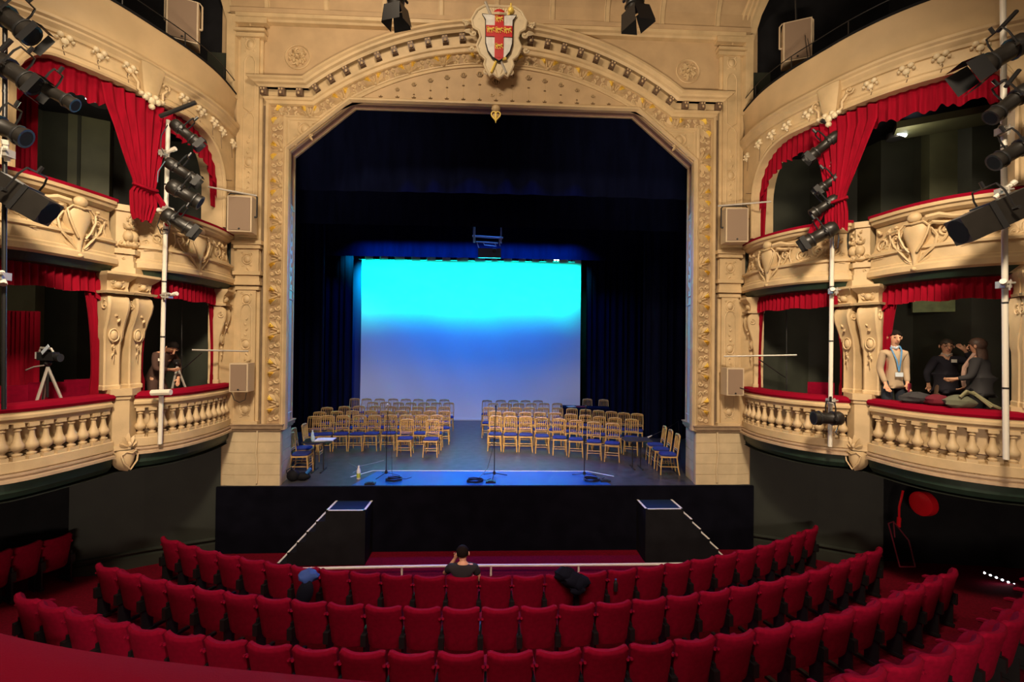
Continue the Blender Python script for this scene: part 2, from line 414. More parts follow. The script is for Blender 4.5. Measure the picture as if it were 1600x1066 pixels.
mb.grid([[(-5.5, y, z) for y, z in [(.06, 9.84), (-.03, 9.86), (-.05, 9.9), (-.10, 9.93), (-.11, 10.0), (-.06, 10.06)]], [(5.5, y, z) for y, z in [(.06, 9.84), (-.03, 9.86), (-.05, 9.9), (-.10, 9.93), (-.11, 10.0), (-.06, 10.06)]]])
struct(mb, 'trim_5', CREAM)

# ================================================================ PROSCENIUM
W = lambda u, v, w_: (u, .05-w_, v)         # front plane ornament map
pro = thing('proscenium_arch', 'cream and gilt arched plaster frame around the stage opening', 'proscenium arch', (0, .05, 0))
# arch paths (half, right side positive x): horizontal run then arc
def arcpath(x_out, z_h, x_knee, z_apex, x_end=None, vert=None, n=22):
    pts = []
    if vert is not None: pts.append((x_out, vert))
    pts.append((x_out, z_h)); pts.append((x_knee, z_h))
    # arc through knee and apex (0,z_apex), with symmetric centre on x=0
    h = z_apex-z_h; R = (x_knee**2+h*h)/(2*h); zc = z_apex-R; a0 = math.atan2(z_h-zc, x_knee)
    for i in range(1, n+1):
        a = a0+(PI/2-a0)*i/n; pts.append((R*math.cos(a), zc+R*math.sin(a)))
    return pts
def mirrored(pts): return pts+[(-x, z) for x, z in pts[::-1][1:]]
def densify(pts, st=.12):
    out = []
    for a, b in zip(pts, pts[1:]):
        n = max(1, int(math.hypot(b[0]-a[0], b[1]-a[1])/st))
        out += [(a[0]+(b[0]-a[0])*k/n, a[1]+(b[1]-a[1])*k/n) for k in range(n)]
    return out+[pts[-1]]
def band(mb, A, B, wa, wb, steps=None):
    # loft between two equal-length paths; profile across given by steps [(t, w)]
    steps = steps or [(0, 0), (0, wa), (1, wb), (1, 0)]
    rows = []
    for t, w_ in steps:
        rows.append([((a[0]*(1-t)+b[0]*t), .05-w_, (a[1]*(1-t)+b[1]*t)) for a, b in zip(A, B)])
    mb.grid(rows)
c0 = mirrored(arcpath(5.24, 8.64, 4.08, 10.02)); c1 = mirrored(arcpath(5.00, 8.45, 3.99, 9.82))
d1 = mirrored(arcpath(4.95, 8.27, 3.93, 9.58)); d2 = mirrored(arcpath(4.86, 8.13, 3.89, 9.43))
mb = MB(W); mb.f = None
band(mb, c0, c1, .2, .1, [(0, 0), (0, .24), (.25, .25), (.4, .21), (.62, .20), (.75, .15), (1, .12), (1, .03)])
mb.add([(sx*5.24, .05, 8.64) for sx in (1,)]+[(5.24, -.19, 8.64), (5.0, .05, 8.45)], [(0, 1, 2)])
mb.build('cornice', CREAM, pro)
mb = MB(); band(mb, c1, d1, .03, .03, [(0, .12), (0, .03), (1, .03)]); mb.build('bracket_band', CREAM, pro)
mb = MB(); band(mb, d1, d2, 0, 0, [(0, 0), (0, .10), (.4, .10), (.55, .07), (1, .06), (1, 0)]); mb.build('lower_moulding', CREAM, pro)
# frieze band
l0 = mirrored(arcpath(4.82, 8.12, 3.90, 9.42, vert=1.30)); l1 = mirrored(arcpath(4.50, 7.88, 3.76, 9.17, vert=1.30))
i1 = mirrored(arcpath(4.40, 7.80, 3.69, 9.10, vert=1.30))
mb = MB(); band(mb, l0, l1, .02, .02, [(.09, .02), (.5, .018), (.93, .02)]); mb.build('frieze_ground', mat('tan_frieze_ground', (.40, .265, .14), .65, var=.2), pro)
mb = MB(); band(mb, l0, l1, .02, .02, [(0, .0), (0, .06), (.06, .07), (.10, .02)])
band(mb, l1, i1, 0, 0, [(-.25, .02), (-.2, .055), (.1, .055), (.3, .035), (.8, .045), (1, .04), (1, 0)])
for s in (-1, 1):
    mb.prism([(s*4.82, 1.3), (s*4.88, 1.3), (s*4.88, 8.14), (s*4.82, 8.14)], .05, -.03)
mb.build('frieze_band', CREAM, pro)
# frieze ornament and gilding
class Path2:
    def __init__(s, pts):
        s.p = [Vector(q) for q in pts]; s.s = [0]
        for a, b in zip(s.p, s.p[1:]): s.s.append(s.s[-1]+(b-a).length)
        s.L = s.s[-1]
    def at(s, q):
        import bisect
        q = min(max(q, 0), s.L-1e-6); i = min(bisect.bisect_right(s.s, q)-1, len(s.p)-2)
        t = (s.p[i+1]-s.p[i]); return s.p[i]+t*((q-s.s[i])/t.length), t.normalized()
mid = arcpath(4.66, 8.0, 3.83, 9.295, vert=1.34)
orn = MB(); gld = MB()
for s in (-1, 1):
    P = Path2(mid)
    def fm(u, v, w_, P=P, s=s):
        p, t = P.at(u); n = Vector((t.y, -t.x))      # outward (away from opening)
        q = p+n*v; return (s*q.x, .03-w_, q.y)
    orn.f = fm; gld.f = fm
    per = .73; n = int(P.L/per); per = P.L/n
    for k in range(n):
        c = (k+.5)*per
        for sd in (-1, 1):
            for a, ln, wd in ((48, .31, .13), (74, .28, .10), (24, .26, .09)):
                an = math.radians(90-sd*(90-a)) if False else math.radians(a if sd > 0 else 180-a)
                orn.leaf(c+sd*.02, -.13, an, ln, wd, .075)
            orn.spiral(c+sd*.27, -.07, .065, 1.2, a0=PI/2, d=-sd, t=.024, n=9)
            orn.spiral(c+sd*.31, .06, .05, 1.1, a0=-PI/2, d=sd, t=.022, n=8)
            orn.leaf(c+sd*.20, -.1, math.radians(20 if sd > 0 else 160), .13, .05, .03)
            for a in (52, 66, 80):
                an = math.radians(a if sd > 0 else 180-a)
                gld.leaf(c+sd*(.09), -.03, an, .17, .04, .10)
        orn.blob(c, -.1, .05, .04, .08)
        orn.leaf(c, -.04, PI/2, .14, .06, .04)
orn.build('frieze_leaves', CREAM, pro, True); gld.build('gilding', GOLD, pro)
# brackets
P = Path2(arcpath(4.93, 8.36, 3.96, 9.70)); k = 0
bp = MB()
BRK = mat('brown_bracket_paint', (.16, .10, .065), .5, var=.2)
xs = [.0, .4, .78]
dist = []
q = 0.0
while q < P.L-.75:
    dist.append(q); q += .372
for s in (-1, 1):
    for q in dist:
        p, t = P.at(q+.02); n = Vector((t.y, -t.x)); a = math.atan2(t.y, -t.x)
        if q < .9: a = 0; n = Vector((0, 1)) 
        mb = MB(); M = Matrix.Rotation(a*s if True else 0, 3, 'Y')
        c = (s*p.x, -.035, p.y)
        mb.box(c, (.125, .13, .155), M=M)
        mb.box((s*(p.x)+0, -.115, p.y), (.09, .03, .12), M=M)
        mb.cm = 1
        o_ = M @ Vector((0, -.15, -.04)); mb.ell((s*p.x+o_.x, .0+o_.y+.02, p.y+o_.z), (.022, .022, .03), 6, 4)
        for dx in (-.03, .03):
            o_ = M @ Vector((dx, -.13, .03)); mb.ell((s*p.x+o_.x, o_.y, p.y+o_.z), (.018, .02, .022), 6, 4)
        mb.build('bracket', [BRK, CREAM], pro)
# tympanum, spandrels, opening mouldings
mb = MB(); top = mirrored(arcpath(4.40, 7.80, 3.69, 9.10)[1:]); poly = [(x, z) for x, z in top]
ty = [(-3.69, 7.80)]+[(-3.09, 8.30), (3.09, 8.30)]
rows = [[(x, .03, z) for x, z in top], [(max(-3.3, min(3.3, x*.9)), .03, 8.24 if abs(x) < 3.6 else 8.17) for x, z in top]]
mb.grid(rows); mb.build('tympanum', TAN, pro)
mb = MB(W)
for s in (-1, 1):
    mb.f = None; mb.prism([(s*4.40, 7.80), (s*4.44, 7.24), (s*3.66, 7.86)], .05, .02)
    mb.f = lambda u, v, w_, s=s: (s*u, .02-w_, v)
    cx, cz = 4.08, 7.62
    mb.tube([(cx+.12*math.cos(a*PI/9)*(1+.12*math.cos(2*a*PI/9)), cz+.13*math.sin(a*PI/9), .01) for a in range(19)], .018, 5)
    mb.blob(cx, cz, .085, .095, .04)
    for (u, v, r, a0, d) in ((4.24, 7.45, .06, 0, 1), (3.86, 7.70, .05, PI, -1), (4.27, 7.30, .04, 0, -1), (4.2, 7.72, .04, 1, 1), (3.74, 7.76, .03, 2, 1), (3.95, 7.5, .04, 3, 1)):
        mb.spiral(u, v, r, 1.2, a0, d, .014, 9)
    mb.leaf(4.0, 7.5, -2.2, .16, .06, .03); mb.leaf(3.95, 7.72, 2.9, .18, .05, .03)
mb.build('spandrel_panel', CREAM, pro, True)
# opening profile swept along jamb, chamfer, head (front moulding and splayed soffit)
op = [(4.40, 1.2), (4.40, 7.16), (3.12, 8.22), (0, 8.22)]
opb = [(4.56, 1.2), (4.56, 7.26), (3.20, 8.42), (0, 8.42)]
def lofts(mb, fa, sides=(1, -1)):
    for s in sides:
        rows = []
        for (t, yy, out) in fa:
            rows.append([(s*((a[0])*(1-t)+b[0]*t+out*ox), yy, (a[1])*(1-t)+b[1]*t+out*oz) for a, b, ox, oz in zip(op, opb, (1, 1, .35, 0), (0, .35, 1, 1))])
        mb.grid(rows)
mb = MB(); lofts(mb, [(0, .05, .10), (0, -.02, .10), (0, -.05, .07), (0, -.05, .035), (0, .0, .0), (.05, .06, 0), (.1, .10, .02)]); mb.build('opening_moulding', CREAM, pro)
mb = MB(); lofts(mb, [(.1, .10, .02), (.2, .12, .03), (.7, .55, .03), (.75, .57, 0)]); mb.build('soffit_panel', MAUVE, pro)
mb = MB(); lofts(mb, [(.75, .57, 0), (.8, .6, -.02), (.95, .7, -.02), (1, .76, .0)]); mb.build('soffit_moulding', CREAM, pro)
mb = MB()
for s in (-1, 1):
    mb.grid([[(s*4.415, .06, 1.2), (s*4.565, .765, 1.2)], [(s*4.415, .06, 6.1), (s*4.565, .765, 6.1)]])
    mb.f = lambda u, v, w_, s=s: (s*(4.44+.12*u/.62)-s*w_, .12+u, v)
    for z0, z1 in ((1.5, 4.0), (4.2, 6.0)):
        for a, b in (((.06, z0), (.06, z1)), ((.52, z0), (.52, z1)), ((.06, z0), (.52, z0)), ((.06, z1), (.52, z1))):
            mb.tube([(a[0], a[1], .012), (b[0], b[1], .012)], .014, 5)
    for i in range(9):
        mb.leaf(.29, 4.3+.19*i, PI/2+(.3 if i % 2 else -.3), .16, .07, .03)
    mb.f = None
mb.build('jamb_reveal', mat('pale_jamb_paint', (.62, .52, .40), .5, var=.1), pro, True)
# tympanum poppies
POP = mat('dark_brown_relief_paint', (.20, .125, .06), .6, var=.2)  # one dark brown for the poppy heads
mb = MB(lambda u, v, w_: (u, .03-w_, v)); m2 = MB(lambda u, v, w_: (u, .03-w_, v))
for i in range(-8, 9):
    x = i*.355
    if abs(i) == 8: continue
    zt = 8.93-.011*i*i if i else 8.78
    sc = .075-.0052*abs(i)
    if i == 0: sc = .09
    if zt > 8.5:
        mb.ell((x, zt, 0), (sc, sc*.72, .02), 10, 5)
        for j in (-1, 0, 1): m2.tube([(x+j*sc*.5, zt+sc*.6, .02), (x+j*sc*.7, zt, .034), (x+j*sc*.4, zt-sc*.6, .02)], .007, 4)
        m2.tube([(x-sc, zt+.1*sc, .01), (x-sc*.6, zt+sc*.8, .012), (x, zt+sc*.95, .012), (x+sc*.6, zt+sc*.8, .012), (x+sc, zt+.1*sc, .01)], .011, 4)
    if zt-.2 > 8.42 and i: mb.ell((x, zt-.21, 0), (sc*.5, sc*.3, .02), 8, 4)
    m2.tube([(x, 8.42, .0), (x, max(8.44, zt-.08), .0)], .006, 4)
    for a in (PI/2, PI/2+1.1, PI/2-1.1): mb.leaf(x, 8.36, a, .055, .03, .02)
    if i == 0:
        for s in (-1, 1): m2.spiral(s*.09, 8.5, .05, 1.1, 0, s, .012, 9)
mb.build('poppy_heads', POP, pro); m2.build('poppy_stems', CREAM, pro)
# gold heart boss hanging at the middle of the opening
mb = MB(); mb.ell((0, .0, 8.17), (.10, .08, .09), 10, 6); mb.cm = 1
hp = [(0.085*math.sin(t)**3*1.15, -.06, 8.0+.012*(13*math.cos(t)-5*math.cos(2*t)-2*math.cos(3*t)-math.cos(4*t))*.6) for t in [2*PI*i/24 for i in range(25)]]
mb.tube(hp, .016, 6); mb.tube([(0, -.06, 8.08), (0, -.07, 7.98), (0, -.06, 7.84)], [.02, .03, .006], 6); mb.cm = 0
mb.ell((0, -.03, 8.01), (.075, .02, .08), 10, 5)
mb.build('heart_boss', [CREAM, GOLD], pro, True)
# rosettes
for s in (-1, 1):
    mb = MB(lambda u, v, w_, s=s: (s*4.26+u*1.25, .05-w_*1.8, 9.18+v*1.25))
    mb.tube([(.205*math.cos(a*PI/12), .205*math.sin(a*PI/12), .0) for a in range(25)], .012, 5)
    for i in range(5):
        a = i*2*PI/5+.3
        mb.spiral(.095*math.cos(a), .095*math.sin(a), .05, 1.2, a, 1, .017, 9)
        mb.leaf(.03*math.cos(a+.6), .03*math.sin(a+.6), a+.6, .13, .07, .05)
        mb.blob(.13*math.cos(a+.6), .13*math.sin(a+.6), .028, .028, .04)
    mb.blob(0, 0, .035, .035, .06)
    mb.build('rosette', CREAM, pro, True)
# pilasters, base blocks and ledges beside the opening
for s in (-1, 1):
    nm = 'left' if s < 0 else 'right'
    pil = thing('pilaster', 'tall cream panelled pilaster at the '+nm+' of the stage opening', 'pilaster', (s*5.2, 0, 1.3), 'pilasters flanking the stage')
    f0 = lambda u, v, w_, s=s: (s*u, .05-w_, v)
    mb = MB(f0)
    def bx(mb, u0, u1, z0, z1, w0, w1): mb.add([(u0, z0, w0), (u1, z0, w0), (u1, z1, w0), (u0, z1, w0), (u0, z0, w1), (u1, z0, w1), (u1, z1, w1), (u0, z1, w1)], [(0, 1, 2, 3), (4, 5, 6, 7), (0, 1, 5, 4), (1, 2, 6, 5), (2, 3, 7, 6), (3, 0, 4, 7)])
    bx(mb, 4.96, 5.50, 1.3, 9.86, 0, .05); bx(mb, 5.02, 5.40, 1.35, 4.2, .05, .10); bx(mb, 5.02, 5.40, 5.25, 9.5, .05, .10)
    mb.build('shaft', CREAM, pil)
    mb = MB(f0)
    for z0, z1, w1 in ((4.15, 4.22, .12), (4.25, 4.32, .15), (4.46, 4.54, .16), (4.32, 4.46, .12), (5.02, 5.10, .15), (5.10, 5.18, .18), (4.54, 5.02, .10), (1.3, 1.38, .13)):
        bx(mb, 4.97-(w1-.1), 5.42+(w1-.1), z0, z1, 0, w1)
    bx(mb, 4.9, 5.5, 9.50, 9.58, 0, .14); bx(mb, 4.88, 5.52, 9.60, 9.66, 0, .18); bx(mb, 4.85, 5.56, 9.78, 9.9, 0, .16)
    mb.build('capital_bands', CREAM, pil)
    mb = MB(f0)
    for z0, z1 in ((1.62, 3.85), (5.7, 7.9), (8.0, 9.1)):
        w_ = .105
        pts = [(5.10, z0, w_), (5.10, z1-.12, w_), (5.15, z1-.02, w_), (5.21, z1, w_), (5.27, z1-.02, w_), (5.32, z1-.12, w_), (5.32, z0, w_), (5.21, z0-.08, w_), (5.10, z0, w_)]
        mb.tube(pts, .014, 5)
    mb.f = lambda u, v, w_, s=s: (s*u, -.05-w_, v)
    for zc in (6.85, 9.35, 4.8, 3.0, 3.95, 1.62):
        mb.blob(5.21, zc, .07, .085, .035)
        mb.tube([(5.21+.095*math.cos(a*PI/8), zc+.11*math.sin(a*PI/8), .005) for a in range(17)], .012, 4)
        for sd in (-1, 1):
            mb.spiral(5.21+sd*.09, zc+.12, .035, 1.1, 0, sd, .012, 8); mb.spiral(5.21+sd*.08, zc-.13, .03, 1.1, 0, -sd, .011, 8)
    for zc, dn in ((6.85, 1), (6.85, -1), (9.35, 1), (4.8, -1), (3.0, 1), (3.0, -1)):
        for i in range(4):
            mb.leaf(5.21, zc+dn*(.16+.11*i), dn*PI/2+(.45 if i % 2 else -.45), .10, .045, .025)
            mb.blob(5.21, zc+dn*(.2+.11*i), .014, .02, .02)
    mb.build('relief', CREAM, pil, True)
    # base block with stone courses
    bb = thing('pier_base', 'cream block-coursed pier base standing on the '+nm+' edge of the stage', 'pier', (s*5, .2, 0), 'pier bases flanking the stage')
    mb = MB(); zc = 0.0
    for i in range(5):
        h = .232
        mb.prism([(s*4.5, .02), (s*5.44, .02), (s*5.72, .06), (s*5.72, .75), (s*4.58, .75)], zc+.004, zc+h-.004, 'z')
        mb.prism([(s*4.51, .03), (s*5.43, .03), (s*5.71, .07), (s*5.71, .74), (s*4.59, .74)], zc+h-.006, zc+h+.006, 'z')
        zc += h
    mb.build('block_courses', STONE, bb)
    mb = MB(); mb.tube([(s*4.97, .0, 1.18), (s*4.99, -.01, .7), (s*4.96, .0, .3), (s*4.975, 0, .06)], .022, 8); mb.build('conduit', STONE, bb, True)
    mb = MB(); pr = [(0, 1.16), (.05, 1.17), (.06, 1.2), (.09, 1.22), (.10, 1.29), (.12, 1.30), (.12, 1.32), (0, 1.325)]
    rows = []
    for px, py, nx, ny in ((5.74, .0, .2, -1), (5.44, .03, 0, -1), (4.50, .03, -.8, -1), (4.60, .78, -1, 0)):
        rows.append([(s*(px+nx*d), py+ny*d, z) for d, z in pr])
    mb.grid(rows); mb.build('ledge', LEDGEM, bb)
    # dark groove strip beside frame
    mb = MB(); mb.box((s*4.915, .045, 4.7), (.07, .02, 6.8)); mb.build('groove', BROWN, pil)

# ---------------------------------------------------------------- coat of arms
Z0 = 9.68
coa = thing('coat_of_arms', 'painted shield with red cross and five gold lions at the top of the arch', 'coat of arms', (0.05, -.15, Z0))
fz = lambda u, v, w_: (.05+u*.94, -.19-w_, Z0+v*.93)
mb = MB(fz)
out = [(0, -1.02), (.12, -.93), (.2, -.98), (.27, -.86), (.33, -.72), (.3, -.6), (.42, -.5), (.5, -.3), (.42, -.1), (.46, .05), (.58, .12), (.62, .3), (.5, .52), (.34, .62)]
full = out+[(-x, z) for x, z in out[::-1]]
mb.prism([(x, z) for x, z in full], -.06, .05) if False else None
n = len(full); mb.add([(x, z, -.08) for x, z in full]+[(x, z, .03) for x, z in full], [tuple(range(n)), tuple(range(2*n-1, n-1, -1))]+[(i, (i+1) % n, n+(i+1) % n, n+i) for i in range(n)])
mb.tube([(x, z, .03) for x, z in full+full[:1]], .03, 6)
for s in (-1, 1):
    for (u, v, r, a0, d) in ((.46, .32, .16, 0, 1), (.58, .0, .07, 0, -1), (.44, -.36, .12, 1, 1), (.62, -.35, .07, 0, -1), (.28, -.86, .09, 2, 1), (.74, .22, .06, 0, 1)):
        mb.spiral(s*u, v, r, 1.3, a0 if s > 0 else PI-a0, d*s, .026, 12)
    mb.leaf(s*.6, .05, 0 if s > 0 else PI, .2, .12, .05); mb.leaf(s*.62, .22, .2 if s > 0 else PI-.2, .24, .08, .05)
    mb.blob(s*.8, .28, .035, .035, .035); mb.blob(s*.76, .18, .03, .03, .03)
    mb.leaf(s*.1, -.75, -PI/2-s*.3, .3, .12, .05)
mb.build('scroll_surround', IVORY, coa, True)
sh = [(0, -.66), (.14, -.58), (.24, -.44), (.29, -.26), (.295, 0), (.30, .27), (.38, .39), (.0, .36)]
shf = sh+[(-x, z) for x, z in sh[::-1][1:-1]]
mb = MB(fz); n = len(shf)
mb.add([(x, z, .03) for x, z in shf]+[(x, z, .11-.16*x*x) for x, z in shf], [tuple(range(n)), tuple(range(2*n-1, n-1, -1))]+[(i, (i+1) % n, n+(i+1) % n, n+i) for i in range(n)])
shd = mb.build('shield', SHIELDW, coa)
mb = MB(fz); mb.add([(x, z, .117) for x, z in [(-.1, -.61), (.1, -.61), (.0, -.67)]], [(0, 1, 2)])
for u0, u1, v0, v1 in ((-.1, .1, -.61, .37), (-.295, -.1, -.13, .12), (.1, .295, -.13, .12)):
    mb.add([(u0, v0, .122), (u1, v0, .122), (u1, v1, .122), (u0, v1, .122), (u0, v0, .10), (u1, v0, .10), (u1, v1, .10), (u0, v1, .10)], [(0, 1, 2, 3), (0, 1, 5, 4), (2, 3, 7, 6), (1, 2, 6, 5), (3, 0, 4, 7)])
mb.build('cross', SHIELDR, shd)
mb = MB(fz); mb.tube([(x*1.02, z*1.02, .07) for x, z in shf+shf[:1]], .018, 6); mb.build('shield_border', BLACKM, shd)
for u, v in ((0, .24), (-.19, -.01), (0, -.01), (.19, -.01), (0, -.38)):
    mb = MB(lambda a, b, c, u=u, v=v: fz(u+a*.95, v+b*.95, .122+c))
    mb.tube([(-.07, .03, .01), (-.02, .035, .014), (.04, .03, .014)], [.018, .026, .024], 6)
    mb.ell((.062, .055, .016), (.026, .024, .018), 8, 5)
    for x0, x1, z1 in ((-.065, -.075, -.05), (-.045, -.03, -.055), (.03, .02, -.05), (.045, .08, -.03)):
        mb.tube([(x0, .02, .01), (x1, z1+.03, .01), (x1+.015, z1, .01)], [.014, .010, .009], 5)
    mb.tube([(-.07, .03, .01), (-.095, .06, .01), (-.07, .09, .01), (-.04, .075, .01)], [.008, .008, .009, .012], 5)
    mb.build('lion', GOLD, shd, True)
mb = MB(fz)
for s, x0 in ((-1, 0), (1, 0)):
    mb.tube([(s*-.16, -.98+.02, .0), (s*.22*-.3, -.62, .02)], .024, 6) if False else None
mb.tube([(.17, -.92, .06), (.04, -.62, .05)], .026, 6); mb.tube([(-.16, .34, .04), (-.32, .70, .05)], .032, 6); mb.build('sword', CHROME, coa, True)
mb = MB(fz); mb.tube([(-.17, -.92, .06), (-.05, -.62, .05)], .026, 6); mb.tube([(.2, .36, .05), (.26, .60, .05)], .025, 6); mb.ell((.26, .52, .06), (.075, .08, .06), 8, 6); mb.tube([(.26, .56, .06), (.26, .68, .06)], .02, 6)
mb.tube([(.08, -.62, .08), (.17, -.6, .08)], .03, 6); mb.build('mace', GOLD, coa, True)
mb = MB(fz); mb.ell((0, .44, .05), (.14, .1, .08), 12, 6); mb.build('cap', SHIELDR, coa, True)
mb = MB(fz); mb.tube([(-.16, .40, .1), (0, .37, .15), (.16, .40, .1)], .03, 6)
for i in range(-4, 5):
    mb.leaf(i*.045, .46, PI/2-i*.12, .22, .08, .05, 0)
mb.build('plume', IVORY, coa, True)

# ================================================================ BOXES
def baluster_mesh(mb, cv, s, zb=1.43, h=.50, dep=-.09):
    p = cv.f(s, 0, dep); t = cv.raw(s)[1]; a = math.atan2(t.y, cv.sg*t.x)
    M = Matrix.Rotation(a, 3, 'Z')
    mb.box((p[0], p[1], zb+.03), (.125, .12, .06), rz=a); mb.box((p[0], p[1], zb+h-.025), (.115, .11, .05), rz=a)
    mb.lathe([(.045, .06), (.056, .075), (.056, .09), (.03, .105), (.035, .125), (.068, .15), (.080, .185), (.076, .215), (.050, .255), (.037, .31), (.030, .36), (.030, .395), (.045, .405), (.045, .42), (.032, .43), (.042, .45)], (p[0], p[1], zb), 10)
def console(mb, x, y, nx, ny, z0, z1, w=.2, k=1.0, capital=True):
    tx, ty = -ny, nx
    def F(u, v, w_): return (x+tx*u+nx*w_, y+ty*u+ny*w_, v)
    old = mb.f; mb.f = F; H = z1-z0
    pr = [(0, .10, 1), (.04, .10, 1), (.05, .08, .9), (.35, .08, .9), (.5, .09, .95), (.55, .115, 1.08), (.62, .13, 1.1), (.72, .19, 1.1), (.82, .25, 1.18), (.9, .27, 1.2), (.96, .24, 1.15), (1, .16, 1.05)]
    rows = []
    for t, d, ww in pr:
        q = w*ww/2; rows.append([(-q, z0+H*t, -.12), (-q, z0+H*t, d*k-.015), (-q*.8, z0+H*t, d*k), (-q*.5, z0+H*t, d*k-.02), (q*.5, z0+H*t, d*k-.02), (q*.8, z0+H*t, d*k), (q, z0+H*t, d*k-.015), (q, z0+H*t, -.12)])
    mb.grid(rows)
    D = .11*k
    mb.f = lambda u, v, w_: F(u, v, w_+D)
    zc = z0+H*.57; mb.tube([(.07*math.cos(a*PI/8), zc+.10*math.sin(a*PI/8), .01) for a in range(17)], .014, 5); mb.blob(0, zc, .055, .085, .035)
    for i in range(3): mb.leaf(0, zc-.14-.07*i, -PI/2+(.5 if i % 2 else -.5), .07, .04, .03); 
    mb.blob(0, zc-.2, .018, .03, .03)
    mb.tube([(0, zc-.15, .01), (0, zc-.42, .0)], .008, 4)
    mb.f = lambda u, v, w_: F(u, v, w_+.2*k)
    for i in range(3): mb.leaf(.0, z0+H*(.70+.055*i), PI/2+(.5 if i % 2 else -.5), .08, .05, .03)
    for s in (-1, 1):
        mb.f = lambda u, v, w_, s=s: F(s*(w*.59+w_), v, u)
        mb.spiral(.16*k, z0+H*.88, .085*k, 1.4, PI/2, 1, .016, 12)
    mb.f = F
    if capital:
        zt = z1; q = w*.6
        rows = [[(-a, zt+h, -.12), (-a, zt+h, b), (a, zt+h, b), (a, zt+h, -.12)] for a, b, h in ((q*1.25, .27*k, 0), (q*1.3, .29*k, .04), (q, .2*k, .05), (q*.95, .19*k, .1), (q*1.0, .21*k, .2), (q*1.3, .30*k, .27), (q*1.38, .33*k, .30), (q*1.38, .33*k, .34), (q*1.2, .2, .34))]
        mb.grid(rows)
        mb.f = lambda u, v, w_: F(u, v, w_+.2*k)
        mb.blob(0, zt+.14, .06, .06, .05)
        for s in (-1, 1): mb.spiral(s*.07, zt+.2, .04, 1.1, 0, s, .018, 8); mb.leaf(s*.03, zt+.08, PI/2-s*.9, .09, .05, .04)
    mb.f = old
def upper_relief(mb, cv, sc, s0, s1, k=1.0):
    f = cv.map(0, -.09)
    mb.f = lambda u, v, w_: f(sc+u*k, v, w_)
    # cartouche body
    rows = []
    for t, ww, d in ((4.28, .03, .10), (4.34, .04, .12), (4.45, .05, .12), (4.55, .07, .13), (4.66, .12, .14), (4.80, .17, .16), (4.92, .19, .16), (4.99, .15, .14), (5.02, .08, .12)):
        rows.append([(ww*math.cos(PI*j/8), t, max(-.01, d*math.sin(PI*j/8)**.6)) for j in range(9)])
    mb.grid(rows)
    mb.ell((0, 5.08, .10), (.10, .09, .07), 10, 6); mb.ell((0, 4.29, .10), (.05, .04, .05), 8, 5)
    mb.tube([(-.05, 4.55, .14), (-.12, 4.66, .15), (-.185, 4.82, .15), (-.20, 4.93, .13), (-.13, 5.0, .13), (0, 4.98, .17), (.13, 5.0, .13), (.20, 4.93, .13), (.185, 4.82, .15), (.12, 4.66, .15), (.05, 4.55, .14)], .017, 5)
    for s in (-1, 1): mb.tube([(s*.06, 4.40, .10), (s*.14, 4.50, .10), (s*.25, 4.62, .08), (s*.27, 4.78, .06), (s*.20, 4.90, .06)], [.012, .02, .024, .02, .012], 5)
    # swash leaf from the crest, sweeping outward
    mb.tube([(.10, 4.98, .08), (.17, 5.05, .11), (.3, 5.07, .08), (.45, 5.02, .05), (.58, 5.02, .02)], [.03, .05, .045, .035, .01], 6)
    mb.tube([(.12, 4.92, .06), (.22, 4.98, .07), (.38, 4.94, .04), (.5, 4.95, .01)], [.02, .03, .025, .008], 5)
    for s in (-1, 1):
        mb.spiral(s*.36, 4.84, .095, 1.6, PI/2, s, .02, 16); mb.leaf(s*.28, 4.66, PI/2+s*.5, .12, .06, .04); mb.spiral(s*.47, 4.72, .05, 1.2, 0, -s, .014, 9)
        mb.tube([(s*.10, 4.52, .06), (s*.25, 4.6, .05), (s*.36, 4.72, .04), (s*.42, 4.85, .03)], [.03, .028, .022, .015], 5)
        mb.tube([(s*.03, 4.36, .08), (s*.12, 4.42, .08), (s*.2, 4.5, .05)], [.025, .025, .015], 5)
        mb.spiral(s*.17, 4.42, .045, 1.1, -PI/2, -s, .016, 8); mb.blob(s*.27, 4.36, .03, .02, .03)
        mb.blob(s*.36, 5.02, .035, .03, .03)
        mb.tube([(s*.3, 4.97, .03), (s*.48, 4.94, .03)], .02, 5)
        mb.tube([(s*.46, 4.93, .02), (s*.44, 4.8, .02), (s*.48, 4.66, .02)], .014, 5)
    # running scrolls to either end
    mb.f = f
    for a, b in ((s0+.1, sc-.5*k), (sc+.55*k, s1-.1)):
        if b-a < .12: continue
        n = max(1, int((b-a)/.26)); st = (b-a)/n
        for i in range(n):
            c = a+st*(i+.5); d = 1 if i % 2 else -1
            mb.spiral(c, 4.81+.02*d, .115, 1.8, d*PI/2, d, .022, 18); mb.spiral(c+st*.42, 4.72, .05, 1.2, 0, -d, .016, 9); mb.spiral(c-st*.3, 5.0, .04, 1.1, 0, d, .014, 8)
            mb.tube([(c-st*.4, 4.68, .01), (c-st*.1, 4.70-.02*d, .02), (c+st*.3, 4.9, .01)], [.012, .02, .008], 5)
            mb.leaf(c+.05, 4.93, .9, .14, .06, .04); mb.leaf(c-.06, 4.70, -2.4, .10, .05, .04); mb.blob(c+.11, 4.98, .024, .024, .03)
            mb.leaf(c-.04, 4.97, 2.3, .12, .05, .03)
        mb.tube([(a, 4.58, .10), (b, 4.58, .10)], .006, 4)
        for c in (a+.12, b-.12): mb.spiral(c, 4.47, .035, 1.1, 0, 1, .012, 8); mb.leaf(c+.04, 4.46, .1, .1, .04, .02); mb.leaf(c-.04, 4.46, PI-.1, .1, .04, .02)
    mb.f = None

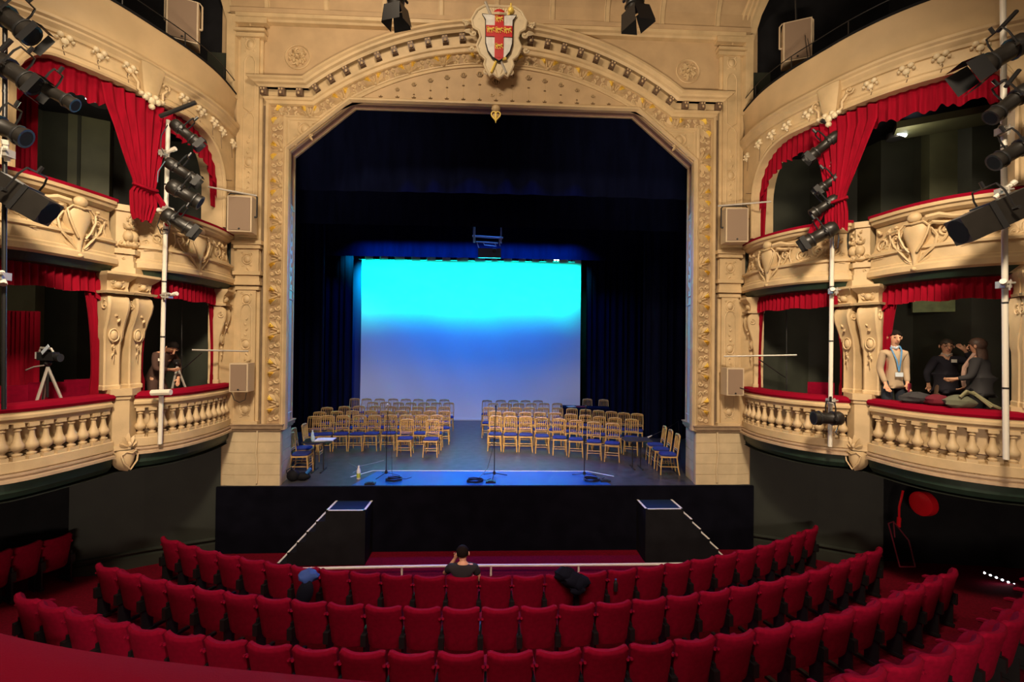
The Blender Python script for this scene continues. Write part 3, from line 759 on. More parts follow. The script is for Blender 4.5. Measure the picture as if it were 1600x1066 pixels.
VN = {'left': {'near': 'left box farther from the stage', 'far': 'left box next to the stage'}, 'right': {'near': 'right box farther from the stage', 'far': 'right box next to the stage'}}
for nm, (pl, gc, s) in SIDE.items():
    sp = pl.sY(-2.24); s_end = pl.sY(-4.28)
    p2s = pl.sY(-4.06 if s > 0 else -4.25)
    for which, a, b, n in (('far', .12, sp-.10, 13), ('near', sp+.22, s_end if s < 0 else s_end+.35, 13)):
        # ---- lower balustrade
        ctr = pl.f((a+b)/2, 1.17, -.1)
        t = thing('box_balustrade', 'cream balustrade with turned balusters, lower '+VN[nm][which], 'balustrade', ctr, 'lower box balustrades')
        mb = MB(); sweep(mb, pl, [(-.34, 2.10), (-.34, 2.17), (-.28, 2.20), (-.1, 2.20), (-.02, 2.18), (0, 2.13), (-.02, 2.09)], a-.04, b+.04, closed=True); mb.build('velvet_rail', RAILR, t, True)
        mb = MB(); sweep(mb, pl, [(-.3, 2.09), (-.03, 2.09), (-.03, 2.06), (.0, 2.04), (0, 2.0), (-.04, 1.97), (-.05, 1.93), (-.3, 1.93)], a, b, closed=True); mb.build('top_moulding', CREAM, t)
        mb = MB(); sweep(mb, pl, [(-.19, 1.95), (-.19, 1.40)], a, b); mb.build('back_panel', CREAM, t)
        mb = MB(); sweep(mb, pl, [(-.3, 1.44), (-.03, 1.44), (-.02, 1.43), (-.02, 1.30), (-.05, 1.29), (-.05, 1.27), (-.3, 1.27)], a-.03, b+.03, closed=True); mb.build('plinth', CREAM, t)
        mb = MB(); sweep(mb, pl, [(-.3, 1.28), (.0, 1.28), (.0, 1.25), (-.03, 1.24), (-.03, 1.22), (.02, 1.21), (.02, 1.17), (-.05, 1.15), (-.3, 1.15)], a-.03, b+.03, closed=True); mb.build('base_moulding', mat('darker_cream_moulding', (.50, .36, .23), .6, var=.15), t)  # base moulding in a darker cream than the plinth
        mb = MB(); sweep(mb, pl, [(-.06, 1.16), (-.08, 1.02), (-.14, .94), (-.3, .90)], a-.06, b+.06); mb.build('soffit_moulding', GREENB, t)
        L = b-a
        for i in range(n):
            mb = MB(); baluster_mesh(mb, pl, a+L*(i+.5)/n); mb.build('baluster', CREAM, t, True)
        # ---- upper balcony front
        ctr = pl.f((a+b)/2, 4.25, -.1)
        t = thing('balcony_front', 'curved balcony front with scrolling plaster relief, upper '+VN[nm][which], 'balcony front', ctr, 'upper balcony fronts')
        mb = MB(); sweep(mb, pl, [(-.30, 5.26), (-.30, 5.31), (-.22, 5.34), (-.08, 5.34), (-.01, 5.32), (-.01, 5.27)], a-.04, b+.04, closed=True); mb.build('velvet_rail', RAILR, t, True)
        mb = MB(); sweep(mb, pl, [(-.3, 5.27), (.0, 5.27), (.0, 5.22), (-.03, 5.20), (-.04, 5.16), (-.09, 5.12), (-.12, 5.11), (-.3, 5.11)], a, b, closed=True); mb.build('top_moulding', CREAM, t)
        mb = MB(); sweep(mb, pl, [(-.12, 5.12), (-.13, 5.0), (-.12, 4.85), (-.08, 4.70), (-.03, 4.64)], a, b); mb.build('panel', mat('deeper_cream_panel', (.52, .37, .20), .6, var=.15), t, True)
        mb = MB(); sweep(mb, pl, [(-.2, 4.64), (.01, 4.64), (.01, 4.60), (-.03, 4.58), (-.03, 4.43), (.0, 4.41), (.0, 4.38), (.03, 4.35), (.03, 4.27), (.0, 4.24), (-.3, 4.24)], a, b, closed=True); mb.build('lower_moulding', CREAM, t)
        mb = MB(); sweep(mb, pl, [(-.03, 4.24), (-.1, 4.13), (-.35, 4.10)], a, b); mb.build('soffit_moulding', GREENB, t)
        mb = MB(); yc = {('left', 'far'): -1.30, ('left', 'near'): -3.07, ('right', 'far'): -1.12, ('right', 'near'): -3.25}[(nm, which)]
        upper_relief(mb, pl, pl.sY(yc), a, b); mb.build('scroll_relief', CREAM, t, True)
        # ---- valance of the lower box and tie-back tails
        mb = MB(); rows = []
        N = int((b-a)/.018)
        for zt, kk in ((4.14, .25), (4.0, .8), (3.88, 1), (3.80, 1.15)):
            rows.append([])
            for i in range(N+1):
                q = a+(b-a)*i/N; e = min(q-a, b-q); dz = -.22*max(0, 1-e/.22)**2
                rows[-1].append(pl.f(q, zt+(dz if zt < 4.1 else 0)+.015*math.sin(q*9)*(zt < 3.9), -.22+.03*kk*math.sin(q*2*PI/.115+1.2*math.sin(q*5))))
        mb.grid(rows)
        single(mb, 'curtain_valance', RED, 'short pleated red valance, lower '+VN[nm][which], 'curtain', 'lower box valances', True)
        for e, dirn in ((a, 1), (b, -1)):
            if which == 'near' and dirn < 0: continue
            mb = MB(); rows = []
            for j in range(13):
                z = 4.12-(4.12-2.2)*j/12; t_ = j/12
                wdt = (.36 if dirn > 0 else .26)*(1-.62*math.sin(min(1, t_*1.25)*PI/2)) + (.03 if t_ > .85 else 0); rows.append([])
                for i in range(17):
                    q = e+(.22 if dirn > 0 and which == 'far' else 0)+dirn*(wdt*i/16-.0); rows[-1].append(pl.f(q, z, -.26+.022*math.sin(i*2.1)))
            mb.grid(rows)
            single(mb, 'side_curtain', RED, 'narrow red curtain at the '+('stage' if dirn > 0 and which == 'far' or which == 'near' and dirn > 0 else 'column')+' side, lower '+VN[nm][which], 'curtain', 'lower box side curtains', True)
    # ---- column between the boxes
    cx, cy = pl.raw(sp); q = cx
    t = thing('box_column', 'cream scroll-bracket column between the two '+nm+' lower boxes', 'column', (s*q.x, q.y, 1.2), 'columns of the boxes')
    def nrm(y):
        p, tt = pl.raw(pl.sY(y)); return Vector((s*tt.y, -tt.x)).normalized()
    na, nc = nrm(-1.85), nrm(-2.75); nb = (na+nc).normalized()
    C0 = Vector((s*q.x, q.y))-nb*.14
    Tb = Vector((-nb.y, nb.x))
    for n_ in (na, nc):
        sg_ = 1 if (n_-nb).dot(Tb) > 0 else -1; m_ = (n_+nb*.9).normalized()
        P_ = C0+Tb*sg_*.17
        mb = MB(); console(mb, P_.x, P_.y, m_.x, m_.y, 2.26, 3.80, .255); mb.build('scroll_bracket', CREAM, t, True)
    an = math.atan2(nb.y, nb.x)
    mb = MB(); M = Matrix.Rotation(an, 3, 'Z')
    for z0, z1, r in ((1.28, 1.36, .25), (1.36, 2.10, .215), (2.10, 2.16, .24), (2.16, 2.27, .27)):
        mb.lathe([(r, z0), (r, z1)], (C0.x, C0.y, 0), 6, M)
    mb.build('pedestal', CREAM, t)
    mb = MB(lambda u, v, w_: (C0.x-nb.y*u+nb.x*(w_+.2), C0.y+nb.x*u+nb.y*(w_+.2), v))
    for a_, l_ in ((PI/2, .27), (PI/2+.45, .22), (PI/2-.45, .22), (PI/2+1.0, .17), (PI/2-1.0, .17)): mb.leaf(0, 1.30, a_, l_, .085, .06)
    mb.blob(0, 1.36, .04, .06, .08)
    mb.build('leaf_ornament', CREAM, t, True)
    mb = MB(lambda u, v, w_: (C0.x-nb.y*u+nb.x*(w_+.02), C0.y+nb.x*u+nb.y*(w_+.02), v))
    rows = [[(ww*math.cos(PI*j/8), z, d*math.sin(PI*j/8)) for j in range(9)] for z, ww, d in ((1.27, .15, .25), (1.2, .165, .26), (1.08, .14, .25), (.98, .08, .22), (.92, .01, .18))]
    mb.grid(rows); mb.tube([(0, 1.22, .27), (.07, 1.25, .25), (.13, 1.2, .22), (.10, 1.08, .24), (0, .95, .24), (-.10, 1.08, .24), (-.13, 1.2, .22), (-.07, 1.25, .25), (0, 1.22, .27)], .014, 5)
    mb.build('corbel', CREAM, t, True)
    mb = MB()
    for z0, z1, r in ((4.14, 4.24, .30), (4.24, 4.34, .26), (4.34, 4.46, .24), (4.46, 4.54, .28), (4.54, 5.16, .20), (5.16, 5.26, .24)):
        mb.lathe([(r, z0), (r, z1)], (C0.x, C0.y, 0), 6, M)
    mb.build('upper_pedestal', CREAM, t)
    for n_ in (na, nc):
        T_ = Vector((-n_.y, n_.x))
        mb = MB(lambda u, v, w_, n_=n_, T_=T_: (C0.x+T_.x*u+n_.x*(w_+.19), C0.y+T_.y*u+n_.y*(w_+.19), v))
        mb.blob(0, 4.76, .075, .10, .07); mb.blob(0, 4.9, .05, .04, .05); mb.blob(0, 4.62, .09, .05, .05)
        for sd in (-1, 1): mb.spiral(sd*.1, 4.64, .05, 1.2, 0, sd, .02, 9); mb.leaf(sd*.02, 4.86, PI/2-sd*.5, .12, .05, .04)
        for i in range(3): mb.leaf(0, 4.93+.06*i, PI/2+(.4 if i % 2 else -.4), .08, .04, .03)
        for sd in (-1, 1): mb.spiral(sd*.06, 4.4, .035, 1.1, 0, sd, .016, 8)
        mb.build('vase_relief', CREAM, t, True)
    # half column against the stage wall
    p = pl.f(.33, 0, 0); n_ = nrm(-.45)
    t = thing('box_column', 'slim cream scroll-bracket half column where the '+nm+' lower box meets the stage wall', 'column', (p[0], p[1], 2.2), 'columns of the boxes')
    mb = MB(); console(mb, p[0]-n_.x*.22, p[1]-n_.y*.22, n_.x, n_.y, 2.2, 3.78, .20, .8); mb.build('scroll_bracket', CREAM, t, True)
    mb = MB()
    for i in range(1): 
        P0 = pl.f(.28, 0, -.17); P1 = (s*5.66, -.0, 0)
        mb.prism([(P0[0], P0[1]), (s*5.44, .08), (s*5.7, .1), (s*5.72, -.25)], 1.3, 4.2, 'z')
    mb.build('wall_return', CREAM, t)
    # far end column (right side only is in frame)
    p = pl.f(p2s, 0, 0); n_ = nrm(-4.0) if s > 0 else nrm(-4.2); nn = (n_+Vector((-s*.3, -.35))).normalized()
    t = thing('box_column', 'cream scroll-bracket column at the '+nm+' edge of the picture', 'column', (p[0], p[1], 1.2), 'columns of the boxes')
    C0 = Vector((p[0], p[1]))-nn*.2 + Vector((s*.22, -.05))
    mb = MB(); console(mb, C0.x, C0.y, n_.x, n_.y, 2.26, 3.80, .26); mb.build('scroll_bracket', CREAM, t, True)
    mb = MB(); console(mb, C0.x-s*.05, C0.y-.12, nn.x, nn.y, 2.26, 3.80, .26); mb.build('scroll_bracket', CREAM, t, True)
    mb = MB()
    for z0, z1, r in ((1.28, 2.26, .24), (4.14, 4.3, .32), (4.3, 5.2, .25)): mb.lathe([(r, z0), (r, z1)], (C0.x, C0.y, 0), 6)
    mb.build('pedestal', CREAM, t)
    mb = MB(); mb.lathe([(.2, 5.2), (.2, 7.3)], (C0.x+s*.1, C0.y, 0), 8); mb.build('upper_shaft', CREAM, t)

    # ---- arched gallery front above the upper boxes
    ye = -3.62 if s < 0 else -4.1
    sa, se = gc.sY(-.52), gc.sY(ye); L = gc.L
    def zo(q):
        if q <= sa or q >= se: return 5.33
        e0 = (q-sa); e1 = (se-q)
        z = 7.08
        R0, R1 = 1.15, .42
        if e0 < R0: z = 6.1+.98*math.sqrt(max(0, 1-((R0-e0)/R0)**2))
        if e1 < R1: z = min(z, 6.55+.53*math.sqrt(max(0, 1-((R1-e1)/R1)**2)))
        return z
    t = thing('gallery_balcony', 'plain cream gallery front and flower-studded arch over the '+nm+' upper boxes', 'gallery front', gc.f(L/2, 7.0, -.1), 'gallery fronts')
    qs = sorted(set([L*i/120 for i in range(121)]+[sa-.001, sa+.001, sa+.02, sa+.05, se-.001, se+.001, se-.02]))
    mb = MB()
    mb.grid([[gc.f(q, zo(q), -.45) for q in qs], [gc.f(q, zo(q), -.12) for q in qs], [gc.f(q, zo(q)+.0, -.03) for q in qs], [gc.f(q, (zo(q)+7.46)/2, -.03) for q in qs], [gc.f(q, 7.46, -.03) for q in qs]])
    mb.build('arch_face', CREAM, t)
    mb = MB(gc.map(0, -.03)); pts = [(sa+.0, 5.33, 0)]+[(q, zo(q), 0) for q in qs if sa+.001 <= q <= se-.001]+[(se, 5.33, 0)]
    mb.tube([(u, v+.03, .01) for u, v, w_ in pts], .035, 6); mb.tube([(u+(0 if v > 6.3 else (-.1 if u < (sa+se)/2 else .1)), v+.13 if v > 6.3 else v, .0) for u, v, w_ in pts], .014, 5)
    mb.build('arch_moulding', CREAM, t, True)
    mb = MB(); sweep(mb, gc, [(-.05, 7.40), (.0, 7.42), (.01, 7.46), (.05, 7.52), (.05, 7.55), (.08, 7.58), (.08, 7.62), (.0, 7.66)], 0, L); mb.build('cornice', CREAM, t)
    mb = MB(); sweep(mb, gc, [(.0, 7.65), (-.05, 7.75), (-.07, 7.95), (-.03, 8.15), (.0, 8.25), (-.0, 8.28)], 0, L); mb.build('gallery_wall', mat('gallery_cream_paint', (.62, .45, .25), .6, var=.14, scale=1.5), t, True)
    mb = MB(); sweep(mb, gc, [(.01, 8.27), (.01, 8.31), (-.15, 8.33), (-.15, 8.27)], 0, L, closed=True); mb.build('capping', BLACKP, t)
    # flowers and joints along the arch
    fl = {'left': [(-3.26, 7.38), (-2.92, 7.38), (-2.55, 7.38), (-1.67, 7.36), (-1.3, 7.33), (-.96, 7.29), (-.62, 7.24), (-.15, 7.2)], 'right': [(-.24, 7.2), (-.80, 7.26), (-1.17, 7.27), (-1.58, 7.27), (-1.97, 7.3), (-2.95, 7.32), (-3.33, 7.35), (-3.63, 7.37), (-3.9, 7.39)]}[nm]
    for y, z in fl:
        q = gc.sY(y); mb = MB(gc.map(z, -.02)); f0 = mb.f; mb.f = lambda u, v, w_, q=q, f0=f0: f0(q+u, v, w_)
        for i, (u, v, r) in enumerate(((-.05, .03, .045), (.05, .04, .045), (0, -.04, .05), (.09, -.02, .025), (-.09, -.02, .025))): mb.ell((u, v, .02), (r, r, .04), 7, 5)
        for a_ in (.6, 2.5, -1.6): mb.leaf(0, 0, a_, .12, .05, .03)
        mb.build('flower', IVORY, t, True)
    mb = MB(gc.map(0, -.028))
    for y, z in fl:
        q = gc.sY(y); zz = zo(q)+.05
        if zz < 7.0: zz = 6.9
        mb.tube([(q, z-.06, 0), (q+.02, (z+zz)/2, 0), (q-.01, zz, 0)], .007, 4)
    for z_, in ((6.35,), (6.1,), (5.8,)): mb.tube([(sa-.35, z_+.08, 0), (sa-.1, z_, 0), (sa-.02, z_, 0)], .006, 4)
    mb.build('joint_lines', BROWN, t)
    q = gc.sY(-2.26 if s < 0 else -2.42)
    mb = MB(gc.map(0, 0)); f0 = mb.f; mb.f = lambda u, v, w_, q=q, f0=f0: f0(q+u, v, w_)
    rows = [[(-ww, z, -.05), (-ww, z, d), (-ww*.6, z, d+.02), (ww*.6, z, d+.02), (ww, z, d), (ww, z, -.05)] for z, ww, d in ((7.56, .19, .10), (7.4, .165, .08), (7.2, .13, .06), (7.06, .10, .05))]
    mb.grid(rows)
    for sd in (-1, 1):
        mb.spiral(sd*.30, 7.36, .07, 1.3, 0, -sd, .02, 10); mb.tube([(sd*.28, 7.30, .03), (sd*.2, 7.2, .04), (sd*.2, 7.1, .04), (sd*.12, 7.05, .05)], .025, 5)
    mb.build('keystone', CREAM, t, True)
    mb = MB(gc.map(7.0, .05)); f0 = mb.f; mb.f = lambda u, v, w_, q=q, f0=f0: f0(q+u, v, w_)
    for u, v, r in ((0, 0, .07), (-.1, .02, .06), (.1, .02, .06), (0, -.1, .05), (.06, .07, .05), (-.06, .07, .05), (.17, .04, .04), (-.17, .05, .04)): mb.ell((u, v, .02), (r, r, .05), 7, 5)
    mb.build('flower_cluster', IVORY, t, True)
    # rib and upper pilaster turning into the ceiling
    mb = MB()
    for dx in (0, .1, .2):
        mb.tube([(s*(5.42+dx), .0, 10.0), (s*(5.44+dx), -.06, 10.3), (s*(5.55+dx), -.3, 10.8), (s*(5.8+dx), -.6, 11.4)], .03, 6)
    mb.grid([[(s*5.36, .04, 9.9), (s*5.75, .04, 9.9)], [(s*5.4, -.1, 10.4), (s*5.85, -.1, 10.4)], [(s*5.7, -.6, 11.4), (s*6.2, -.6, 11.4)]])
    mb.build('ceiling_rib', CREAM, t, True)
    mb = MB(); mb.prism([(s*5.45, .06), (s*5.50, -.10), (s*5.66, -.12), (s*5.70, .08)], 8.2, 9.95, 'z'); mb.build('pilaster_return', CREAM, t)
    # ---- red drapes in the upper arch
    mb = MB(); rows = [[], [], [], []]
    a, b = sa+.03, se-.03; N = int((b-a)/.02)
    for i in range(N+1):
        q = a+(b-a)*i/N; zt = zo(q)+.02
        for j, tt in enumerate((0, .3, .7, 1)):
            hgt = .42+.03*math.sin(q*17)+.02*math.sin(q*41)
            z = zt-hgt*tt if zt > 6.4 else zt-.42*tt
            rows[j].append(gc.f(q, z, -.16+(.012+.02*tt)*math.sin(q*2*PI/.13+1.1*math.sin(3*q))))
    mb.grid(rows); single(mb, 'arch_valance', RED, 'long red velvet valance under the arch of the '+nm+' upper boxes', 'curtain', 'upper arch valances', True)
    # gathered drape in the middle
    kq = gc.sY(-2.3 if s < 0 else -2.5)
    prof = [(6.98, -.45, .62), (6.75, -.42, .62), (6.5, -.36, .52), (6.2, -.27, .40), (5.95, -.22, .30), (5.72, -.15, .20), (5.6, -.13, .16), (5.52, -.14, .17), (5.35, -.19, .20), (5.15, -.18, .20), (4.98, -.15, .19)] if s > 0 else \
           [(6.98, -.45, .65), (6.7, -.40, .60), (6.4, -.33, .48), (6.1, -.27, .38), (5.85, -.22, .29), (5.65, -.18, .2), (5.55, -.16, .18), (5.45, -.18, .24), (5.3, -.2, .24), (5.1, -.14, .22), (4.98, -.10, .18)]
    mb = MB(); rows = []
    for z, l, r in prof:
        row = []
        for i in range(41):
            k = i/40; q = kq+l+(r-l)*k
            amp = .05*(1-.5*min(1, (7-z)/1.4)); zz = z
            if z < 5.2: zz = z+.10*abs(math.sin(k*PI*2))*(1 if s > 0 else .5)
            row.append(gc.f(q, zz, .02+amp*math.sin(k*2*PI*7)))
        rows.append(row)
    mb.grid(rows)
    mb.tube([gc.f(kq-.19, 5.56, .03), gc.f(kq-.02, 5.53, .09), gc.f(kq+.2, 5.57, .03)], .03, 6)
    mb.tube([gc.f(kq-.16, 5.5, .05), gc.f(kq-.28, 5.3, .08), gc.f(kq-.38, 5.02, .1)], [.04, .06, .09], 6)
    single(mb, 'gathered_drape', RED, 'gathered red velvet drape tied back in the middle of the '+nm+' upper arch', 'curtain', 'gathered drapes of the upper arches', True)
    mb = MB(); rows = []
    for j in range(14):
        z = 6.75-(6.75-(5.75 if s < 0 else 5.33))*j/13; wd = .30-.16*(j/13)**.7; row = []
        for i in range(15): row.append(gc.f(sa+.01+wd*i/14, min(z, zo(sa+.02+wd*i/14)), -.2+.02*math.sin(i*2.2)))
        rows.append(row)
    mb.grid(rows); single(mb, 'side_curtain', RED, 'red side curtain at the stage end of the '+nm+' upper arch', 'curtain', 'upper arch side curtains', True)
# red hanging inside the left boxes, at the picture edge
for z0, z1, w2, xa, xb, yy in ((1.56, 3.50, 'lower', 8, 50, -2.6), (5.0, 6.95, 'upper', -10, 40, -2.9)):
    mb = MB(); rows = []
    for z in (z1, (z0+z1)/2, z0):
        rows.append([(onY(xa+(xb-xa)*i/24, 540, yy).x, yy+.1*i/24+.03*math.sin(i*1.9), z) for i in range(25)])
    mb.grid(rows); single(mb, 'hanging_curtain', RED, 'dull red curtain hanging inside the '+w2+' box at the left edge of the picture', 'curtain', None, True)
# black rail along the left gallery

# ================================================================ STAGE DRESSING
# cyclorama
mb = MB(); rows = []
for j in range(31):
    v = j/30; z = .0+6.62*v; row = []
    for i in range(61):
        u = i/60; x = -5.20+8.76*u
        y = 8.72+.03*math.sin(x*1.3+z*.6)+.015*math.sin(x*4+z*2)*(1-v)
        if x > 1.5 and z < 1.6: y += .02*math.sin((x*1.2-z*1.0)*11)*max(0, 1-abs(z-.9)/.8)*max(0, 1-abs(x-2.6)/1.0)
        row.append((x, y, z))
    rows.append(row)
mb.grid(rows); cyc = single(mb, 'cyclorama', CYC, 'large white back cloth washed with turquoise and blue light', 'back cloth', None, True)
def drape(pts, z0, z1, label, name='stage_drape', folds=4.0, amp=.05, m=DRAPE, group='black stage drapes', cat='drape'):
    c = Curve(pts, 1, 10); n = int(c.L*folds*8); mb = MB(); rows = []
    for z in (z1, (z0+z1)/2, z0):
        rows.append([c.f(c.L*i/n, z, amp*math.sin(c.L*i/n*folds*2*PI+math.sin(i*.3))) for i in range(n+1)])
    mb.grid(rows); return single(mb, name, m, label, cat, group, True)
drape([(-8.3, 1.7), (0, 1.5), (8.3, 1.7)], 6.80, 9.45, 'deep black border hanging just inside the top of the arch', folds=1.2, amp=.03)
drape([(-8.3, 3.1), (0, 3.0), (8.3, 3.1)], 6.34, 9.45, 'black border hanging behind the first, just in front of the hung projector', folds=1.0, amp=.02)
drape([(-8.3, 7.3), (0, 7.15), (8.3, 7.3)], 6.22, 9.45, 'black border hanging in front of the turquoise cloth', folds=1.0, amp=.02)
drape([(-8.4, 6.0), (-5.78, 6.25)], 0.01, 8, 'outer black leg drape at the left side of the stage')
drape([(-8.4, 8.1), (-5.36, 8.15)], 0.01, 8, 'inner black leg drape beside the left edge of the back cloth')
drape([(-6.4, 8.9), (-5.12, 8.95)], 0.01, 7, 'blue-lit masking flat at the left edge of the back cloth', folds=1, m=mat('masking_cloth_blue_light', (.03, .05, .22), .8))  # blue light falling on the masking is put into its colour
drape([(8.4, 4.9), (4.98, 5.25)], 0.01, 8, 'outer black leg drape at the right side of the stage')
drape([(8.4, 7.0), (5.6, 7.2)], 0.01, 8, 'middle black leg drape at the right side of the stage')
drape([(6.6, 8.5), (3.75, 8.55)], 0.01, 8, 'inner black leg drape behind the black table at the right of the back cloth')
# taped line
for a, b, lb in (((-3.2, .66), (-2.83, 1.19), 'short white tape line slanting towards the left mic stand'), ((-2.83, 1.19), (2.32, 1.13), 'long white tape line across the front of the stage floor'), ((2.32, 1.13), (2.85, .68), 'short pale tape line slanting towards the front right of the stage')):
    A = Vector((*a, .006)); B = Vector((*b, .006)); d = (B-A).normalized(); n = Vector((-d.y, d.x, 0))*.018
    mb = MB(); mb.add([tuple(p+Vector((0, 0, h))) for h in (0, .003) for p in (A-n, A+n, B+n, B-n)], [(0, 1, 2, 3), (4, 5, 6, 7), (0, 1, 5, 4), (1, 2, 6, 5), (2, 3, 7, 6), (3, 0, 4, 7)])
    single(mb, 'floor_tape', WHITEP, lb, 'tape', 'floor tapes')
mb = MB(); mb.box((-.85, 8.66, .03), (8.7, .03, .05)); single(mb, 'cloth_batten', WHITEP, 'thin white batten along the foot of the back cloth', 'batten')

# gilt banquet chairs
def make_chair():
    t = thing('banquet_chair', 'x', 'chair')
    for sx in (-1, 1):
        mb = MB(); mb.tube([(sx*.165, -.17, .43), (sx*.18, -.195, .2), (sx*.19, -.205, .005)], [.017, .017, .013], 6); mb.build('leg', WOOD, t, True)
        mb = MB(); mb.tube([(sx*.165, .17, .45), (sx*.17, .20, .2), (sx*.175, .235, .005)], [.017, .016, .013], 6); mb.build('leg', WOOD, t, True)
    mb = MB(); P = [(-.19, -.2), (.19, -.2), (.18, .19), (-.18, .19)]
    mb.prism(P, .41, .445, 'z'); mb.build('seat_frame', WOOD, t)
    mb = MB(); rows = []
    for k, z in ((1, .445), (1.03, .465), (.97, .487), (.75, .498), (.0, .502)):
        rows.append([(k*.19*(abs(math.cos(a))**.5)*(1 if math.cos(a) > 0 else -1), k*.19*(abs(math.sin(a))**.5)*(1 if math.sin(a) > 0 else -1), z) for a in [2*PI*i/20 for i in range(20)]])
    mb.grid(rows, True); mb.build('cushion', BLUEC, t, True)
    mb = MB()
    B = lambda z: .18+(z-.45)*.13
    for sx in (-1, 1): mb.tube([(sx*.175, .18, .44), (sx*.178, B(.68), .68), (sx*.17, B(.9), .90)], .016, 6)
    mb.tube([(-.178, B(.9), .895), (-.15, B(.92)+.0, .925), (0, B(.93)+.02, .935), (.15, B(.92), .925), (.178, B(.9), .895)], [.018, .022, .024, .022, .018], 6)
    mb.tube([(-.17, B(.60), .60), (0, B(.6)+.012, .60), (.17, B(.60), .60)], .014, 5); mb.tube([(-.17, B(.56), .56), (0, B(.56)+.012, .56), (.17, B(.56), .56)], .009, 5)
    for i in range(-2, 3): mb.tube([(i*.057, B(.6)+.008, .60), (i*.057, B(.75)+.01, .75), (i*.057, B(.9)+.008, .91)], [.008, .011, .008], 5)
    for i in range(6):
        x = -.142+i*.057; mb.tube([(x-.028, B(.86)+.01, .86), (x-.018, B(.885)+.01, .885), (x, B(.893)+.01, .893), (x+.018, B(.885)+.01, .885), (x+.028, B(.86)+.01, .86)], .007, 4)
    mb.build('backrest', WOOD, t, True)
    mb = MB(); mb.tube([(-.18, -.19, .24), (.18, -.19, .24)], .009, 5); mb.tube([(-.185, -.195, .18), (.185, -.195, .18)], .009, 5)
    mb.build('front_stretcher', WOOD, t, True)
    mb = MB()
    for sx in (-1, 1): mb.tube([(sx*.183, -.195, .2), (sx*.172, .2, .2)], .009, 5)
    mb.tube([(-.175, .205, .16), (.175, .205, .16)], .009, 5)
    mb.build('side_stretchers', WOOD, t, True)
    return t
chair0 = make_chair(); used0 = [False]
def put_chair(x, y, rz, lb, grp):
    if not used0[0]:
        used0[0] = True; chair0.location = (x, y, .002); chair0.rotation_euler = (0, 0, rz); chair0['label'] = lb; chair0['group'] = grp; return chair0
    return copy_tree(chair0, (x, y, .002), rz, lb, grp)
RN = {'F': 'front pair', 'E': 'front full row', 'D': 'second full row', 'C': 'third full row', 'B': 'fourth full row', 'A': 'back row'}
LR = {'F': [(-2.35, 2.79), (-1.64, 2.7)],
 'E': [(-5.02, 3.25), (-4.70, 3.36), (-4.27, 3.40), (-3.82, 3.40), (-3.42, 3.46), (-2.95, 3.52), (-2.52, 3.54), (-2.06, 3.53), (-1.62, 3.54)],
 'D': [(-5.19, 4.1), (-4.72, 4.25), (-4.27, 4.38), (-3.77, 4.41), (-3.30, 4.42), (-2.83, 4.44), (-2.38, 4.45), (-1.93, 4.41), (-1.48, 4.37)],
 'C': [(-5.3, 5.12), (-4.84, 5.38), (-4.38, 5.5), (-3.88, 5.5), (-3.37, 5.45), (-2.91, 5.44), (-2.46, 5.42), (-2.03, 5.44), (-1.59, 5.42)],
 'B': [(-4.22, 6.56), (-3.77, 6.58), (-3.31, 6.52), (-2.86, 6.47), (-2.41, 6.49), (-1.97, 6.51), (-1.53, 6.53)],
 'A': [(-5.16, 7.66), (-4.70, 7.59), (-4.21, 7.57), (-3.71, 7.6), (-3.23, 7.54), (-2.76, 7.52), (-2.26, 7.5), (-1.77, 7.48)]}
RR = {'E': [(.1, 3.44), (.54, 3.36), (.98, 3.33), (1.43, 3.17), (1.9, 2.94), (2.32, 2.71), (2.76, 2.43), (3.2, 2.2)],
 'D': [(.08, 4.42), (.54, 4.26), (1.02, 4.24), (1.48, 4.2), (1.94, 4.14), (2.37, 3.88), (2.77, 3.67), (3.13, 3.41), (3.53, 3.2), (3.93, 2.95)],
 'C': [(-.11, 5.35), (.36, 5.35), (.80, 5.35), (1.25, 5.35), (1.70, 5.3), (2.18, 5.3), (2.62, 5.17), (3.02, 4.93), (3.38, 4.72), (3.74, 4.47), (4.06, 4.21), (4.43, 4.05)],
 'B': [(.06, 6.43), (.52, 6.45), (.97, 6.47), (1.43, 6.49), (1.88, 6.51), (2.36, 6.5)],
 'A': [(-.18, 7.32), (.34, 7.35), (.81, 7.37), (1.28, 7.32), (1.74, 7.33)]}
for blk, D in (('left', LR), ('right', RR)):
    for r, l in D.items():
        for i, (x, y) in enumerate(l):
            rz = (0.12 if x < -4.2 else 0.0) if blk == 'left' else -.07-.16*max(0, x-1.4)/1.5 if r in 'EDC' else 0
            if blk == 'left' and r in 'AB': rz = .03
            rz += random.uniform(-.04, .04)
            if r == 'F': lb = 'gilt chair standing alone in front of the left block, '+('left' if i == 0 else 'right')+' one of the pair'
            else: lb = 'gilt chair, '+RN[r]+' of the '+blk+' block, '+nth(i, len(l))
            put_chair(x, y, rz, lb, 'chairs of the '+blk+' block')
put_chair(3.73, 7.95, -.1, 'gilt chair behind the black-clothed table, the left one', 'chairs behind the black table')
put_chair(4.30, 7.75, -.2, 'gilt chair behind the black-clothed table, the right one', 'chairs behind the black table')
for (x, y, w_) in ((-4.42, .97, 'nearest the audience'), (-4.62, 1.58, 'in the middle'), (-4.60, 2.2, 'farthest upstage')):
    put_chair(x, y, PI/2+.05, 'gilt chair turned sideways by the left arch pier, '+w_, 'side chairs by the left pier')
for (x, y, w_) in ((4.22, .95, 'nearest the audience'), (4.26, 1.5, 'in the middle'), (4.30, 2.02, 'farthest upstage')):
    put_chair(x, y, -PI/2-.12, 'gilt chair turned sideways by the right arch pier, '+w_, 'side chairs by the right pier')

